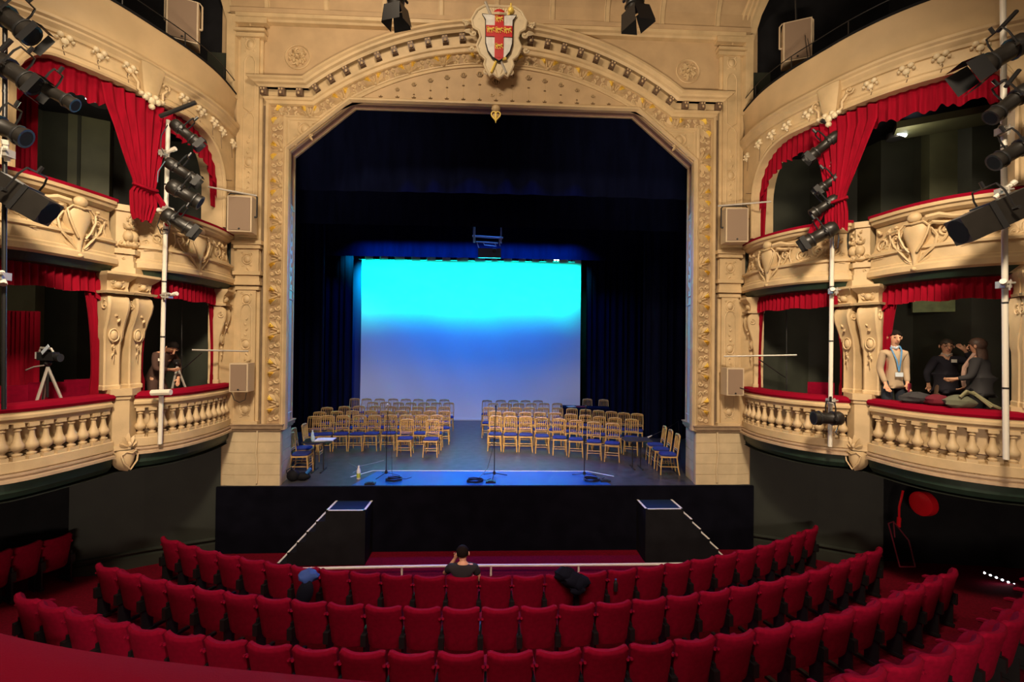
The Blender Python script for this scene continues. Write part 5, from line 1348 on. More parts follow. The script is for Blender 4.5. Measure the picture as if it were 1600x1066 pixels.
lamp((1308, 353), (1270, 376), -2.5, .125, 'lowest lamp in the cluster of the right boom, with square hood', 'hood', grp=G2)
lamp((1317, 654), (1274, 654), -2.45, .12, 'round black lamp slung level in front of the right balusters', 'round', k=.1, grp=G2)
lamp((1606, 62), (1549, 98), -4.6, .135, 'big black lamp with flared hood high at the right picture edge', 'barn', k=.2, grp=G3)
lamp((1612, 135), (1562, 178), -4.6, .11, 'shiny black lamp below the flared one at the right picture edge', 'round', k=.2, grp=G3)
lamp((1618, 218), (1566, 250), -4.6, .115, 'dark cylinder lamp in front of the upper right box opening', 'round', k=.2, grp=G3)
lamp((1608, 312), (1518, 358), -4.6, .21, 'large square-bodied lamp in front of the upper right balcony relief', 'box', k=.2, grp=G3)
lamp((-12, 10), (38, 48), -4.4, .14, 'big black lamp with hood at the top left picture corner', 'hood', k=.2, grp=G4)
lamp((-10, 92), (42, 128), -4.4, .13, 'shiny lamp crossing the left curtain, upper one', 'hood', k=.2, grp=G4)
lamp((38, 118), (105, 158), -4.2, .09, 'dark snoot-like lamp pointing into the upper left box', 'round', k=.2, grp=G4)
lamp((-25, 185), (30, 212), -4.4, .12, 'brass-lit cylinder lamp at the left picture edge', 'round', k=.2, grp=G4)
lamp((-8, 285), (62, 330), -4.4, .19, 'large square-bodied lamp in front of the upper left balcony relief', 'box', k=.2, grp=G4)
lamp((617, -40), (618, 8), -3.0, .13, 'black lamp with flaps hanging at the top, left of the shield', 'barn', k=.1)
lamp((985, -30), (994, 12), -3.0, .15, 'black lamp with flaps hanging at the top, right of the shield', 'barn', k=.1)
for x_, nm_ in ((617, 'left'), (986, 'right')):
    c_ = onY(x_, -30, -3.0); mb = MB(); mb.tube([c_-Vector((0, 0, .2)), (c_.x, c_.y, 11.65)], .02, 6); single(mb, 'hanging_pipe', BLACKM, 'black pipe above the lamp with flaps, '+nm_+' of the shield', 'pipe')
for (x, y, Y, lb, d) in ((262, 462, -2.05, 'silver clamp on the left boom between the boxes', (.18, -.05, .03)), (268, 398//1+0, -2.05, 'x', None), (256, 240, -2.05, 'clamp with a brass spigot on the left boom, between the two upper lamps', (.22, -.05, .07)), (262, 328, -2.05, 'white clamp on the left boom above its lowest lamp', (-.14, -.05, -.02)),
                         (1302, 455, -2.3, 'pair of silver clamps on the right boom between the boxes', (-.1, -.12, .02)), (1300, 330, -2.3, 'white clamp on the right boom above its lowest hooded lamp', (-.12, -.05, .1)), (1298, 627, -2.3, 'white clamp on the right boom over the level lamp', (-.08, -.12, .0)), (1300, 262, -2.3, 'bare clamp on the right boom under its top lamp', (-.05, -.1, .08)),
                         (1568, 445, -4.35, 'silver clamp on the nearer right pole at the valance', (-.12, -.1, .03)), (1566, 300, -4.35, 'silver clamp on the nearer right pole under the cylinder lamp', (.12, -.05, .12)), (1566, 205, -4.35, 'small silver clamp on the nearer right pole, highest', (-.1, -.08, .02)),
                         (10, 240, -4.35, 'silver clamp at the left picture edge under the brass-lit lamp', (.03, -.05, .14)), (4, 432, -4.35, 'dark clamp at the left picture edge by the valance', (.06, -.05, -.1))):
    if d: clampset(onY(x, y, Y), lb, d)
def pipe(a, b, r, m, lb, ya, yb=None): mb = MB(); mb.tube([onY(*a, ya), onY(*b, yb if yb is not None else ya)], r, 8); single(mb, 'lighting_pipe', m, lb, 'pipe', None, True)
pipe((250, 182), (306, 160), .035, BLACKM, 'short black pipe clamped across the top of the left boom', -2.2)
pipe((1283, 188), (1306, 198), .035, BLACKM, 'short black pipe at the top of the right boom', -2.35)
pipe((237, 614), (267, 613), .05, POLEW, 'short white tube across the left boom at the lower rail', -2.15)
pipe((1560, 48), (1588, 18), .028, BLACKM, 'black arm at the top of the nearer right pole', -4.5)
pipe((1572, 135), (1592, 110), .028, BLACKM, 'black arm above the shiny lamp at the right picture edge', -4.5)
pipe((0, 80), (18, 62), .025, BLACKM, 'black arm over the upper lamp at the left picture edge', -4.4)
pipe((325, 292), (401, 306), .018, CHROME, 'silver arm reaching over the upper left loudspeaker', -.9, -.4)
pipe((300, 547), (388, 549), .017, CHROME, 'silver arm beside the lower left loudspeaker', -1.0, -.35)
pipe((1122, 322), (1205, 315), .018, CHROME, 'silver arm reaching over the upper right loudspeaker', -.4, -.9)
pipe((1131, 557), (1245, 555), .017, CHROME, 'silver arm beside the lower right loudspeaker', -.35, -1.0)
pipe((283, 579), (316, 551), .012, BLACKM, 'thin brace under the arm in the lower left box', -.9)
pipe((284, 470), (284, 605), .012, BLACKM, 'thin dark upright pipe inside the lower left box', -.85)
pipe((1229, 470), (1229, 612), .012, BLACKM, 'thin dark upright pipe inside the lower right box', -.8)
pipe((1186, 562), (1227, 590), .010, BLACKM, 'thin brace under the arm in the lower right box', -.8)
for i, (pts, lb) in enumerate((((( 252, 335), (246, 352), (252, 366), (264, 364), (266, 350), (258, 340)), 'loop of black cable under the lowest lamp of the left boom'), (((262, 195), (252, 212), (251, 230), (256, 240)), 'black cable curving down beside the top of the left boom'), (((258, 252), (247, 268), (246, 285)), 'pale blue cable curving beside the left boom'),
                            (((1305, 355), (1302, 375), (1303, 388), (1309, 388), (1311, 372), (1308, 358)), 'loop of black cable under the hooded lamp of the right boom'), (((1308, 225), (1316, 260), (1318, 300), (1322, 320)), 'thin cable running down beside the right boom'), (((1310, 665), (1306, 676), (1309, 680)), 'short cable below the level lamp on the right'))):
    cable([onY(*p, -2.5 if p[0] > 800 else -2.3) for p in pts], lb, .008, mat('pale_blue_cable', (.12, .2, .25), .5) if 'pale' in lb else BLACKM)
# bright lamps inside the upper boxes
for (x, y, Y, lb) in ((155, 163, -1.6, 'round black fitting with a lit white tube inside the upper left box'), (1414, 203, -1.9, 'black fitting with lit square lens inside the upper right box'), (1399, 216, -1.9, 'small lit lens beside the square one in the upper right box')):
    c = onY(x, y, Y); t = thing('box_light', lb, 'light', tuple(c), 'small lights inside the boxes')
    mb = MB(); mb.lathe([(.02, .12), (.14, .08), (.15, 0), (.14, -.02)], tuple(c), 14); hs = mb.build('housing', BLACKM, t, True)
    mb = MB(); mb.tube([(c.x-.09, c.y-.15, c.z+.03), (c.x+.06, c.y-.16, c.z-.02)], .028, 8); mb.build('lamp', LENS, hs, True)
    mb = MB(); mb.tube([(c.x, c.y, c.z+.1), (c.x, c.y, 7.24)], .012, 5); mb.build('stem', BLACKM, t)

# ================================================================ SEATS AND THINGS INSIDE THE BOXES
def box_seat(x, y, rz, lb, z=1.553):
    t = thing('box_chair', lb, 'chair', (x, y, z), 'red chairs inside the lower boxes')
    R = Matrix.Rotation(rz, 3, 'Z'); f = lambda u, v, w_: tuple(R @ Vector((u, v, w_))+Vector((x, y, z)))
    mb = MB(f); mb.box((0, 0, .45), (.42, .42, .08)); mb.build('seat', SEATR, t)
    mb = MB(f)
    rows = [[(-.22, -.2, zz), (-.2, -.15, zz), (0, -.13, zz), (.2, -.15, zz), (.22, -.2, zz), (0, -.23, zz)] for zz in (.5, .7, .82, .85)]
    mb.grid(rows, True); mb.add(rows[-1], [tuple(range(6))]); mb.build('backrest', SEATR, t)
    for sx in (-1, 1):
        for sy in (-1, 1): mb = MB(f); mb.tube([(sx*.18, sy*.18, .42), (sx*.19, sy*.19, .0)], .015, 5); mb.build('leg', BLACKM, t)
for x, y, rz, lb in ((-6.95, -3.15, .6, 'low red chair behind the rail of the nearer left box, by the tripod'), (-6.9, -2.55, .5, 'red chair behind the rail of the nearer left box, by the column'), (-7.0, -1.95, .9, 'red chair deeper inside the nearer left box'), (-6.75, -1.3, .6, 'red chair in the far left box beside the man'), (6.3, -1.35, -.4, 'red chair back just above the rail of the right box next to the stage')):
    box_seat(x, y, rz, lb)

# tripod and camera
def tripod(base, h, spread, lb, nm='camera_tripod'):
    x, y, z = base; t = thing(nm, lb, 'tripod', base)
    for i in range(3):
        a = .5+i*2*PI/3
        mb = MB(); mb.tube([(x, y, z+h), (x+spread*.5*math.cos(a), y+spread*.5*math.sin(a), z+h*.5)], .020, 6); mb.tube([(x+spread*.5*math.cos(a), y+spread*.5*math.sin(a), z+h*.5), (x+spread*math.cos(a), y+spread*math.sin(a), z)], .012, 6); mb.build('leg', CHROME, t, True)
    mb = MB(); mb.tube([(x, y, z+h*.6), (x, y, z+h+.05)], .018, 6); mb.build('centre_column', BLACKM, t)
    mb = MB(); mb.ell((x, y, z+h+.06), (.045, .045, .05), 8, 6); mb.build('head', BLACKM, t, True)
    return t
c = onY(75, 560, -3.05)
tripod((c.x, c.y, 1.553), c.z-.13-1.553, .36, 'grey tripod with a video camera standing in the nearer left box')
t = thing('video_camera', 'black and silver video camera with open screen on the tripod in the left box', 'video camera', (c.x, c.y, c.z-.02))
f = lambda u, v, w_: (c.x+u, c.y+v-u*.3, c.z+w_)
mb = MB(f); mb.box((0, 0, .03), (.30, .12, .12)); mb.build('body', BLACKM, t)
mb = MB(f); mb.tube([(.13, 0, .02), (.24, -.0, .01)], [.05, .06], 10); mb.build('lens', BLACKM, t, True)
mb = MB(f); mb.tube([(-.16, 0, .1), (-.14, 0, .15), (.06, 0, .14), (.1, 0, .09)], .018, 6); mb.build('handle', CHROME, t, True)
mb = MB(f); mb.box((.07, -.1, .13), (.17, .01, .05), M=Matrix.Rotation(-.7, 3, 'Y')); mb.build('screen', mat('pale_screen', (.5, .6, .7), .3), t)
mb = MB(f); mb.box((-.17, 0, .04), (.06, .09, .1)); mb.build('battery', mat('silver_plastic', (.5, .48, .45), .35), t)
mb = MB(f); mb.tube([(-.02, -.02, -.10), (-.22, -.04, -.13), (-.36, -.05, -.18)], .012, 6); mb.build('pan_handle', CHROME, t, True)

# ================================================================ PEOPLE
def skin_geo(nodes, edges, root, sub=2):
    names = list(nodes); idx = {k: i for i, k in enumerate(names)}
    me = bpy.data.meshes.new('tmp'); me.from_pydata([nodes[k][0] for k in names], [(idx[a], idx[b]) for a, b in edges], [])
    ob = bpy.data.objects.new('tmp', me); COL.objects.link(ob)
    m = ob.modifiers.new('s', 'SKIN'); m.use_smooth_shade = True; m.branch_smoothing = .5
    sv = me.skin_vertices[0].data
    for k in names:
        r = nodes[k][1]; sv[idx[k]].radius = (r, r) if not isinstance(r, tuple) else r
        sv[idx[k]].use_root = (k == root)
    s2 = ob.modifiers.new('u', 'SUBSURF'); s2.levels = sub; s2.render_levels = sub
    bpy.context.view_layer.update(); dg = bpy.context.evaluated_depsgraph_get()
    em = bpy.data.meshes.new_from_object(ob.evaluated_get(dg))
    vs = [tuple(v.co) for v in em.vertices]; fs = [tuple(p.vertices) for p in em.polygons]
    bpy.data.objects.remove(ob); bpy.data.meshes.remove(me); bpy.data.meshes.remove(em)
    return vs, fs
V = Vector
def person(lb, J, face, top, trousers, hair, top_name='sweater', up=None, hair_kind='short', base=None, grp=None, bulk=1.0, short_sleeve=False):
    """J: joints in world space: pelvis, chest, neck, head, and shoulder, elbow, wrist, hip, knee, ankle, toe with l/r; face: unit vector the face looks along"""
    face = V(face).normalized(); b_ = V(base or J['ankle_l'])
    t = thing('person', lb, 'person', (b_.x, b_.y, b_.z), grp)
    J = {k: V(v) for k, v in J.items()}
    updir = V(up).normalized() if up else (J['head']-J['neck']).normalized(); face = (face-updir*face.dot(updir)).normalized(); hd = J['head']; side = face.cross(updir).normalized()
    N = {'pelvis': (J['pelvis'], .125*bulk), 'waist': (J['pelvis'].lerp(J['chest'], .5), .115*bulk), 'chest': (J['chest'], .135*bulk), 'uchest': (J['chest'].lerp(J['neck'], .6), .10*bulk), 'neck': (J['neck'], .052), 'jaw': (J['neck'].lerp(hd, .55)+face*.02, .070), 'skull': (hd+face*.0, .100), 'crown': (hd+updir*.085-face*.01, .080)}
    E_ = [('pelvis', 'waist'), ('waist', 'chest'), ('chest', 'uchest'), ('uchest', 'neck'), ('neck', 'jaw'), ('jaw', 'skull'), ('skull', 'crown')]
    for s in 'lr':
        N['sh'+s] = (J['shoulder_'+s], .058*bulk); N['el'+s] = (J['elbow_'+s], .042); N['wr'+s] = (J['wrist_'+s], .028)
        d = (J['wrist_'+s]-J['elbow_'+s]).normalized() if 'hand_'+s not in J else (J['hand_'+s]-J['wrist_'+s]).normalized()
        N['pm'+s] = (J['wrist_'+s]+d*.06, .036)
        E_ += [('uchest', 'sh'+s), ('sh'+s, 'el'+s), ('el'+s, 'wr'+s), ('wr'+s, 'pm'+s)]
        sd = d.cross(face); sd = sd.normalized() if sd.length > .1 else d.orthogonal().normalized(); curl = d.cross(sd).normalized()
        if curl.dot(J['chest']-J['wrist_'+s]) < 0: curl = -curl
        for i, (off, ln) in enumerate(((-.028, .062), (-.010, .075), (.010, .070), (.028, .055))):
            r0 = J['wrist_'+s]+d*.085+sd*off
            N[f'f{i}a{s}'] = (r0, .0105); N[f'f{i}b{s}'] = (r0+d*ln*.55+curl*.010, .0095); N[f'f{i}c{s}'] = (r0+d*ln*.95+curl*.035, .008)
            E_ += [('pm'+s, f'f{i}a{s}'), (f'f{i}a{s}', f'f{i}b{s}'), (f'f{i}b{s}', f'f{i}c{s}')]
        N['t1'+s] = (J['wrist_'+s]+d*.05+sd*.045+curl*.01, .012); N['t2'+s] = (J['wrist_'+s]+d*.085+sd*.062+curl*.03, .010); E_ += [('pm'+s, 't1'+s), ('t1'+s, 't2'+s)]
        if 'hip_'+s in J:
            N['hp'+s] = (J['hip_'+s], .085*bulk); N['kn'+s] = (J['knee_'+s], .058); N['an'+s] = (J['ankle_'+s], .038); N['toe'+s] = (J['toe_'+s], .034)
            E_ += [('pelvis', 'hp'+s), ('hp'+s, 'kn'+s), ('kn'+s, 'an'+s), ('an'+s, 'toe'+s)]
    vs, fs = skin_geo(N, E_, 'pelvis')
    mb = MB(); mb.add(vs, fs); 
    # face: nose, ears, lips, eyes
    HM = M3(side, updir)
    HS = 1.14
    def H(x, y, z): return hd+(side*x+face*y+updir*z)*HS
    mb.tube([H(0, .080, .035), H(0, .105, -.005), H(0, .112, -.02), H(0, .092, -.03)], [.009, .013, .018, .012], 6)
    for sx in (-1, 1):
        mb.ell(tuple(H(sx*.088, -.005, -.005)), (.012, .02, .032), 8, 5, HM)
        mb.ell(tuple(H(sx*.032, .076, .022)), (.018, .012, .010), 6, 4)
    mb.cm = 1
    for sx in (-1, 1):
        mb.ell(tuple(H(sx*.032, .084, .018)), (.013, .010, .007), 6, 4, HM); mb.tube([H(sx*.015, .088, .042), H(sx*.034, .088, .048), H(sx*.052, .078, .042)], .005, 4)
    mb.cm = 2; mb.tube([H(-.026, .082, -.055), H(0, .090, -.052), H(.026, .082, -.055)], [.004, .009, .004], 6)
    mb.build('body', [SKIN, HAIRB, mat('lips', (.42, .13, .1), .5)], t, True)
    # hair
    mb = MB(); rows = []
    nA = 20
    for i in range(8):
        th = PI*.5*(i/7)*1.32; row = []
        for k in range(nA):
            a = 2*PI*k/nA; cx_, cy_ = math.cos(a), math.sin(a)      # cy>0 : front
            lim = (1.0 - (.46 if hair_kind == 'short' else .46)*max(0, cy_)**.8)*(1+.22*max(0, -cy_))
            th2 = th*lim; rr = .090 if hair_kind != 'long' else .096
            jit = 1+.04*math.sin(k*3.1+i*2)
            row.append(tuple(H(rr*.95*math.sin(th2)*cx_*jit, -.012+rr*1.06*math.sin(th2)*cy_*jit, .022+rr*1.05*math.cos(th2))))
        rows.append(row)
    if hair_kind == 'long':
        for dz, wx, wy in ((-.05, .088, .075), (-.10, .096, .078), (-.16, .10, .075), (-.20, .095, .06)):
            row = []
            for k in range(nA):
                a = 2*PI*k/nA; cx_, cy_ = math.cos(a), math.sin(a); fy = cy_*wy if cy_ < .25 else .25*wy
                row.append(tuple(H(wx*cx_*(1+.03*math.sin(k*4)), -.02+fy, dz+.0)))
            rows.append(row)
    mb.grid(rows, True); mb.build('hair', hair, t, True)
    # clothes
    g = .014*1.2
    NT = {'hem': (J['pelvis']-(J['chest']-J['pelvis']).normalized()*.09, .135*bulk), 'pelvis': (J['pelvis'], .145*bulk), 'waist': (J['pelvis'].lerp(J['chest'], .5), .132*bulk), 'chest': (J['chest'], .152*bulk), 'uchest': (J['chest'].lerp(J['neck'], .62), .122*bulk), 'nk': (J['neck']-updir*.03, .068)}
    ET = [('hem', 'pelvis'), ('pelvis', 'waist'), ('waist', 'chest'), ('chest', 'uchest'), ('uchest', 'nk')]
    for s in 'lr':
        NT['sh'+s] = (J['shoulder_'+s], .080*bulk)
        ET += [('uchest', 'sh'+s)]
        if short_sleeve:
            NT['el'+s] = (J['shoulder_'+s].lerp(J['elbow_'+s], .55), .062); ET += [('sh'+s, 'el'+s)]
        else:
            NT['el'+s] = (J['elbow_'+s], .056); NT['wr'+s] = (J['elbow_'+s].lerp(J['wrist_'+s], .92), .040); ET += [('sh'+s, 'el'+s), ('el'+s, 'wr'+s)]
    vs, fs = skin_geo(NT, ET, 'pelvis'); mb = MB(); mb.add(vs, fs); mb.build(top_name, top, t, True)
    if 'hip_l' in J:
        NL = {'waist': (J['pelvis'].lerp(J['chest'], .2), .118*bulk), 'pelvis': (J['pelvis'], .132*bulk)}; EL = [('pelvis', 'waist')]
        for s in 'lr':
            NL['hp'+s] = (J['hip_'+s], .112*bulk); NL['kn'+s] = (J['knee_'+s], .074); NL['an'+s] = (J['ankle_'+s]+V((0, 0, .03)), .056); EL += [('pelvis', 'hp'+s), ('hp'+s, 'kn'+s), ('kn'+s, 'an'+s)]
        vs, fs = skin_geo(NL, EL, 'pelvis'); mb = MB(); mb.add(vs, fs); mb.build('trousers', trousers, t, True)
        for s in 'lr':
            d = (J['toe_'+s]-J['ankle_'+s]); d.z = 0; d = d.normalized(); mb = MB(); c_ = J['ankle_'+s]+d*.06; c_.z = b_.z+.04
            mb.ell(tuple(c_), (.055, .13, .045), 10, 6, M3((-d.y, d.x, 0), (0, 0, 1)) @ Matrix.Rotation(PI/2*0, 3, 'Z') if False else Matrix.Rotation(math.atan2(d.y, d.x)-PI/2, 3, 'Z')); mb.build('shoe', BLACKM, t, True)
    return t, H
def standing(x, y, z, ht, fdir, lean=0, arms=None, turn=0):
    """joints of a standing figure; fdir: horizontal facing; arms override in (side, forward, up fraction) coordinates"""
    f = V((fdir[0], fdir[1], 0)).normalized(); r = V((f.y, -f.x, 0))      # r: person's right
    k = ht/1.75
    def P(a, b, c): return V((x, y, z))+r*a*k+f*b*k+V((0, 0, c*k))
    J = {'pelvis': P(0, 0, .95), 'chest': P(0, .0+lean, 1.28), 'neck': P(0, .01+lean*1.4, 1.50), 'head': P(0, .03+lean*1.6, 1.645),
         'shoulder_r': P(.155, lean*1.2, 1.40), 'shoulder_l': P(-.155, lean*1.2, 1.40), 'elbow_r': P(.20, -.02, 1.12), 'elbow_l': P(-.20, -.02, 1.12), 'wrist_r': P(.20, .1, .90), 'wrist_l': P(-.20, .1, .90),
         'hip_r': P(.095, 0, .88), 'hip_l': P(-.095, 0, .88), 'knee_r': P(.10, .03, .49), 'knee_l': P(-.10, .02, .49), 'ankle_r': P(.10, 0, .08), 'ankle_l': P(-.10, 0, .08), 'toe_r': P(.11, .15, .045), 'toe_l': P(-.11, .15, .045)}
    if arms:
        for k_, v in arms.items(): J[k_] = P(*v)
    return J, f, P
BEIGE = mat('beige_sweater', (.42, .31, .20), .9, bump=.3, bscale=120); NAVY = mat('navy_trousers', (.012, .018, .03), .8); DKSW = mat('dark_navy_sweater', (.018, .016, .026), .9)
BRNT = mat('brown_trousers', (.13, .075, .045), .8); GREYC = mat('dark_grey_coat', (.035, .033, .036), .9); BRNS = mat('brown_hooded_top', (.075, .036, .026), .9)
FZ = 1.553
# man in a beige sweater
b = onY(1396, 600, -2.55)
J, f, P = standing(b.x, b.y, FZ, 1.80, (-.3, -.95), arms={'elbow_r': (.185, -.03, 1.12), 'wrist_r': (.15, .10, .88), 'elbow_l': (-.18, -.02, 1.12), 'wrist_l': (-.15, .10, .90)})
t1, H = person('man in a beige sweater with blue lanyard, standing in the right box', J, f, BEIGE, NAVY, HAIRB, 'sweater', grp='people talking in the right box', base=(b.x, b.y, FZ), bulk=.9)
mb = MB(); c_ = J['chest']; nk = J['neck']; rr = V((f.y, -f.x, 0))
mb.tube([nk+rr*.075+f*.02, nk+rr*.07+f*.09-V((0, 0, .06)), c_+rr*.03+f*.165, c_+f*.175-V((0, 0, .19))], .012, 5); mb.tube([nk-rr*.075+f*.02, nk-rr*.07+f*.09-V((0, 0, .06)), c_-rr*.03+f*.165, c_+f*.175-V((0, 0, .19))], .012, 5)
ly = mb.build('lanyard', mat('blue_ribbon', (.08, .25, .5), .6), t1)
mb = MB(); e = c_+f*.18-V((0, 0, .24)); mb.box(tuple(e), (.11, .012, .07), rz=math.atan2(rr.y, rr.x)); mb.build('badge', mat('pale_badge', (.6, .68, .75), .4), ly)
mb = MB(); mb.tube([nk+rr*.055+f*.0, nk+f*.075-V((0, 0, .03)), nk-rr*.055], [.03, .02, .03], 6); mb.build('collar', mat('pale_blue_shirt', (.45, .52, .6), .8), t1, True)
mb = MB(); e = J['wrist_l']+f*.06+V((0, 0, -.10)); mb.box(tuple(e), (.02, .11, .22), rz=math.atan2(f.y, f.x)+.9); single(mb, 'leaflet', mat('maroon_leaflet', (.22, .01, .03), .5), 'dark red leaflet held by the man in the beige sweater', 'leaflet')
# man in dark sweater with raised hand
b = onY(1478, 600, -2.25)
J, f, P = standing(b.x, b.y, FZ, 1.66, (-.5, -.9), arms={'elbow_l': (-.34, .10, 1.36), 'wrist_l': (-.24, .10, 1.56), 'hand_l': (-.15, .10, 1.66), 'elbow_r': (.27, -.06, 1.12), 'wrist_r': (.22, -.12, .92)})
t2, H = person('man in dark sweater and glasses, raising a hand, right box', J, f, DKSW, BRNT, mat('greying_hair', (.045, .034, .025), .6), 'sweater', grp='people talking in the right box', base=(b.x, b.y, FZ), bulk=1.12)
mb = MB()
for sx in (-1, 1): mb.tube([H(sx*.034+.026*math.cos(a*PI/5), .098, .016+.020*math.sin(a*PI/5)) for a in range(11)], .003, 4)
mb.tube([H(-.09, .0, .02), H(-.06, .095, .02)], .003, 4); mb.tube([H(.09, .0, .02), H(.06, .095, .02)], .003, 4); mb.build('glasses', BLACKM, t2)
mb = MB(); nk = J['neck']; rr = V((f.y, -f.x, 0)); mb.tube([nk+rr*.06, nk+f*.08-V((0, 0, .035)), nk-rr*.06], [.03, .022, .03], 6); mb.build('collar', mat('pale_shirt_collar', (.5, .42, .35), .8), t2, True)
mb = MB(); e = J['chest']-rr*.06+f*.165+V((0, 0, .09)); mb.box(tuple(e), (.075, .01, .055), rz=math.atan2(rr.y, rr.x)); mb.build('name_badge', WHITEP, t2)
# woman seen from behind
b = onY(1530, 600, -2.95)
J, f, P = standing(b.x, b.y, FZ, 1.66, (-.45, .85), arms={'elbow_l': (-.24, .04, 1.12), 'wrist_l': (-.27, .22, 1.08), 'elbow_r': (.20, .04, 1.10), 'wrist_r': (.16, .20, .95)})
t3, H = person('brown-haired woman in a dark coat, back turned, right box', J, f, GREYC, BLACKP, HAIRBR, 'coat', hair_kind='long', grp='people talking in the right box', base=(b.x, b.y, FZ), bulk=1.08)
mb = MB(); nk = J['neck']; rr = V((f.y, -f.x, 0)); pts = [nk+rr*.06, nk-rr*.07+f*.03, J['chest']-rr*.10+f*.15, J['chest']-rr*.08+f*.17-V((0, 0, .2)), J['pelvis']-rr*.06+f*.17]
mb.tube(pts, [.035, .04, .035, .035, .025], 6)
for i in range(14): k = i/13; p = pts[1].lerp(pts[2], min(1, k*2)) if k < .5 else pts[2].lerp(pts[4], k*2-1); mb.ell(tuple(p+V((random.uniform(-.03, .03), -.02, random.uniform(-.02, .02)))), (.02, .02, .025), 6, 4)
mb.build('ruffled_scarf', mat('pale_pink_scarf', (.55, .36, .28), .8), t3, True)
# cameraman bending over a small tripod, left box
b = onY(243, 600, -1.15)
f = V((1, -.25, 0)).normalized(); r = V((f.y, -f.x, 0))
def PP(a, b_, c_): return V((b.x, b.y, FZ))+r*a+f*b_+V((0, 0, c_))
J = {'pelvis': PP(0, 0, .84), 'chest': PP(0, .15, 1.14), 'neck': PP(0, .24, 1.33), 'head': PP(0, .36, 1.36), 'shoulder_r': PP(.17, .18, 1.25), 'shoulder_l': PP(-.17, .2, 1.25), 'elbow_r': PP(.22, .24, .99), 'elbow_l': PP(-.2, .3, 1.0), 'wrist_r': PP(.10, .42, .98), 'wrist_l': PP(-.08, .42, .80),
     'hip_r': PP(.09, 0, .80), 'hip_l': PP(-.09, 0, .80), 'knee_r': PP(.1, .08, .45), 'knee_l': PP(-.1, .12, .45), 'ankle_r': PP(.1, -.05, .08), 'ankle_l': PP(-.1, .0, .08), 'toe_r': PP(.1, .1, .045), 'toe_l': PP(-.1, .15, .045)}
t4, H = person('man in a brown top bending over a small tripod in the left box', J, f*.6+V((0, -.35, -.5)), BRNS, BRNS, HAIRB, 'hooded_top', up=f*.55+V((0, 0, .75)), base=(b.x, b.y, FZ))
mb = MB(); e = J['chest']+r*.11+f*.10+V((0, -.05, .02)); mb.box(tuple(e+V((0.02, -.03, 0))), (.05, .012, .05), rz=.5); mb.build('name_badge', WHITEP, t4)
c = onY(277, 573, -1.15)
tripod((c.x, c.y, FZ), c.z-FZ, .34, 'small silver tripod under the hands of the bending man')
mb = MB(); mb.box((c.x, c.y, c.z+.1), (.09, .07, .07)); single(mb, 'small_camera', BLACKM, 'small dark camera on the silver tripod of the bending man', 'camera')
# man seated in the front row
sx_, sy_ = min(FIRSTROW, key=lambda q_: abs(q_[0]+.42)); zf = floor_z(sx_, sy_)
def PQ(a, b_, c_): return V((sx_+a, sy_+b_, zf+c_))
J = {'pelvis': PQ(0, .16, .50), 'chest': PQ(0, .10, .84), 'neck': PQ(0, .12, 1.07), 'head': PQ(-.01, .17, 1.165), 'shoulder_l': PQ(-.19, .10, .99), 'shoulder_r': PQ(.19, .10, .99), 'elbow_l': PQ(-.30, .26, .80), 'elbow_r': PQ(.27, .16, .74), 'wrist_l': PQ(-.13, .24, 1.06), 'hand_l': PQ(-.07, .22, 1.15), 'wrist_r': PQ(.2, .38, .66),
     'hip_r': PQ(.1, .2, .48), 'hip_l': PQ(-.1, .2, .48), 'knee_r': PQ(.12, .62, .5), 'knee_l': PQ(-.12, .62, .5), 'ankle_r': PQ(.12, .66, .08), 'ankle_l': PQ(-.12, .66, .08), 'toe_r': PQ(.12, .8, .045), 'toe_l': PQ(-.12, .8, .045)}
person('man in a black shirt seated in the front row, head on hand', J, (-.12, 1, -.05), mat('black_shirt', (.012, .011, .014), .9), NAVY, HAIRB, 'shirt', base=(sx_, sy_+.4, zf), short_sleeve=True)

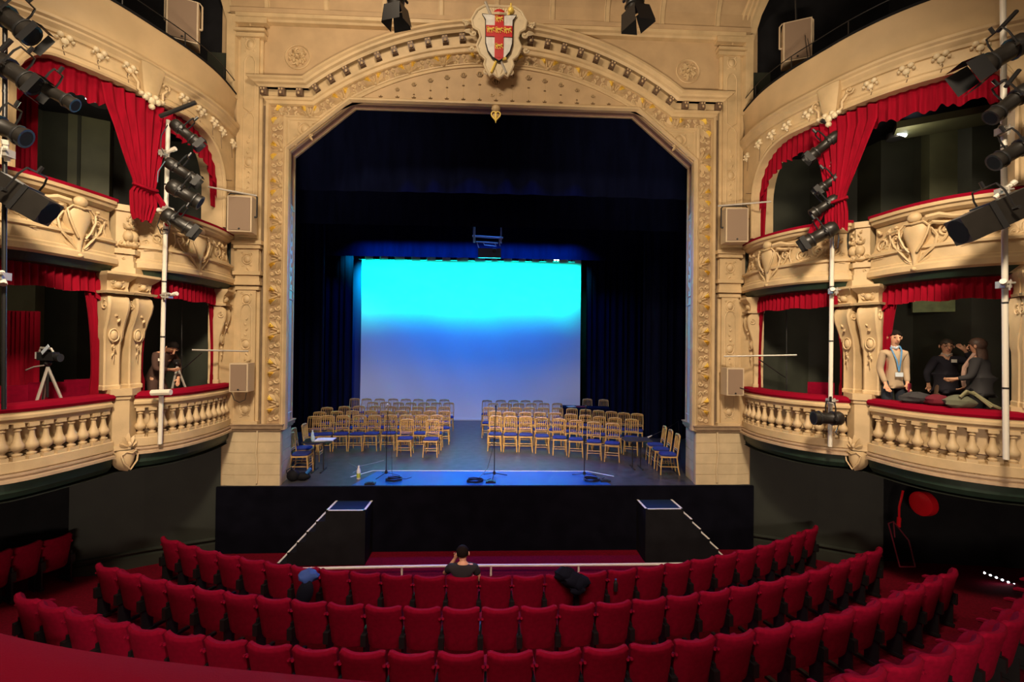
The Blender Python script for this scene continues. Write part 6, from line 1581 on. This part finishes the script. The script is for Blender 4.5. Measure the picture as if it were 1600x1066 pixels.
# coats and bags
def heap(nm, c, r, m, lb, cat, n=5, seed=1, strap=None, lobes=((0, 0, 0, 1),)):
    random.seed(seed); t = thing(nm, lb, cat, tuple(V(c)-V((0, 0, r[2]))))
    mb = MB(); vs = []; fs = []; n1, m1 = 18, 10
    c0_ = c
    for (lx, ly, lz, ls) in lobes:
     c = (c0_[0]+lx, c0_[1]+ly, c0_[2]+lz); o0 = len(vs); seed += 1
     for i in range(m1+1):
        for k in range(n1):
            a = 2*PI*k/n1; b_ = PI*i/m1; q_ = 1+.15*math.sin(3*a+1.9*b_+seed)+.07*math.sin(7*a-4*b_+seed)+.05*math.sin(9*b_+a)
            vs.append((c[0]+ls*r[0]*q_*math.sin(b_)*math.cos(a), c[1]+ls*r[1]*q_*math.sin(b_)*math.sin(a), c[2]-ls*r[2]*math.cos(b_)*(1+.1*math.sin(4*a))))
     for i in range(m1):
        for k in range(n1): fs.append((o0+i*n1+k, o0+i*n1+(k+1) % n1, o0+(i+1)*n1+(k+1) % n1, o0+(i+1)*n1+k))
    mb.add(vs, fs); mb.build('body', m, t, True)
    if strap:
        for st in strap: mb = MB(); mb.tube(st, .022, 6, flat=1); mb.build('strap', mat('pale_olive_strap', (.20, .19, .10), .8), t, True)
    return t
pr_ = SIDE['right'][0]; q1, q2, q3 = pr_.sY(-3.1), pr_.sY(-3.42), pr_.sY(-3.7)
h1 = V(pr_.f(q1, 2.27, -.28)); heap('coat', h1, (.22, .18, .10), GREYC, 'dark grey coat heaped on the velvet rail in the right box', 'coat', seed=3)
h2 = V(pr_.f(q2, 2.27, -.27)); heap('coat', h2, (.17, .15, .09), mat('dark_red_cloth', (.13, .004, .015), .9), 'dark red coat bundled on the velvet rail, between the grey coat and green bag', 'coat', seed=5)
h3 = V(pr_.f(q3, 2.28, -.22)); T = V(pr_.f(q3+.3, 2.22, -.15))
heap('shoulder_bag', h3, (.20, .15, .10), mat('olive_canvas', (.12, .125, .08), .9), 'olive green canvas bag with pale straps on the velvet rail', 'bag', seed=7, strap=[[h3+V((-.1, -.1, .08)), h3+V((0, -.1, .17)), h3+V((.12, -.12, .12)), T+V((.05, -.05, .02))], [h3+V((-.02, -.08, .12)), h3+V((.15, -.05, .15)), T+V((.1, .0, .05)), T+V((.18, -.05, .0))]])
c = onY(893, 906, -3.0); heap('coat', c, (.15, .10, .11), mat('black_fabric', (.006, .007, .014), .95, spec=.1), 'black coat thrown over the backs of the front row seats', 'coat', seed=2, lobes=((-.10, .02, .07, 1), (0, 0, .0, 1.1), (.11, .0, -.04, 1.1), (.08, -.03, -.13, .8)))
c = onY(482, 900, -3.0); t = heap('jacket', c, (.14, .12, .10), mat('blue_fabric', (.02, .06, .25), .8), 'blue and black jacket hanging over a front row seat by the left steps', 'jacket', seed=4)
mb = MB(); mb.ell(tuple(c+V((-.02, -.08, -.22))), (.12, .06, .2), 10, 8, Matrix.Rotation(.3, 3, 'Y')); mb.build('lining', mat('black_fabric', (.010, .011, .02), .9), t, True)
for x, y, lb in ((962, 912, 'small blue-capped bottle standing on a front row seat right of the black coat'), ):
    c = onY(x, y, -2.8); bottle(c.x, c.y, c.z-.12, .2, .035, BLACKM, lb, mat('blue_cap', (.02, .12, .5), .4))
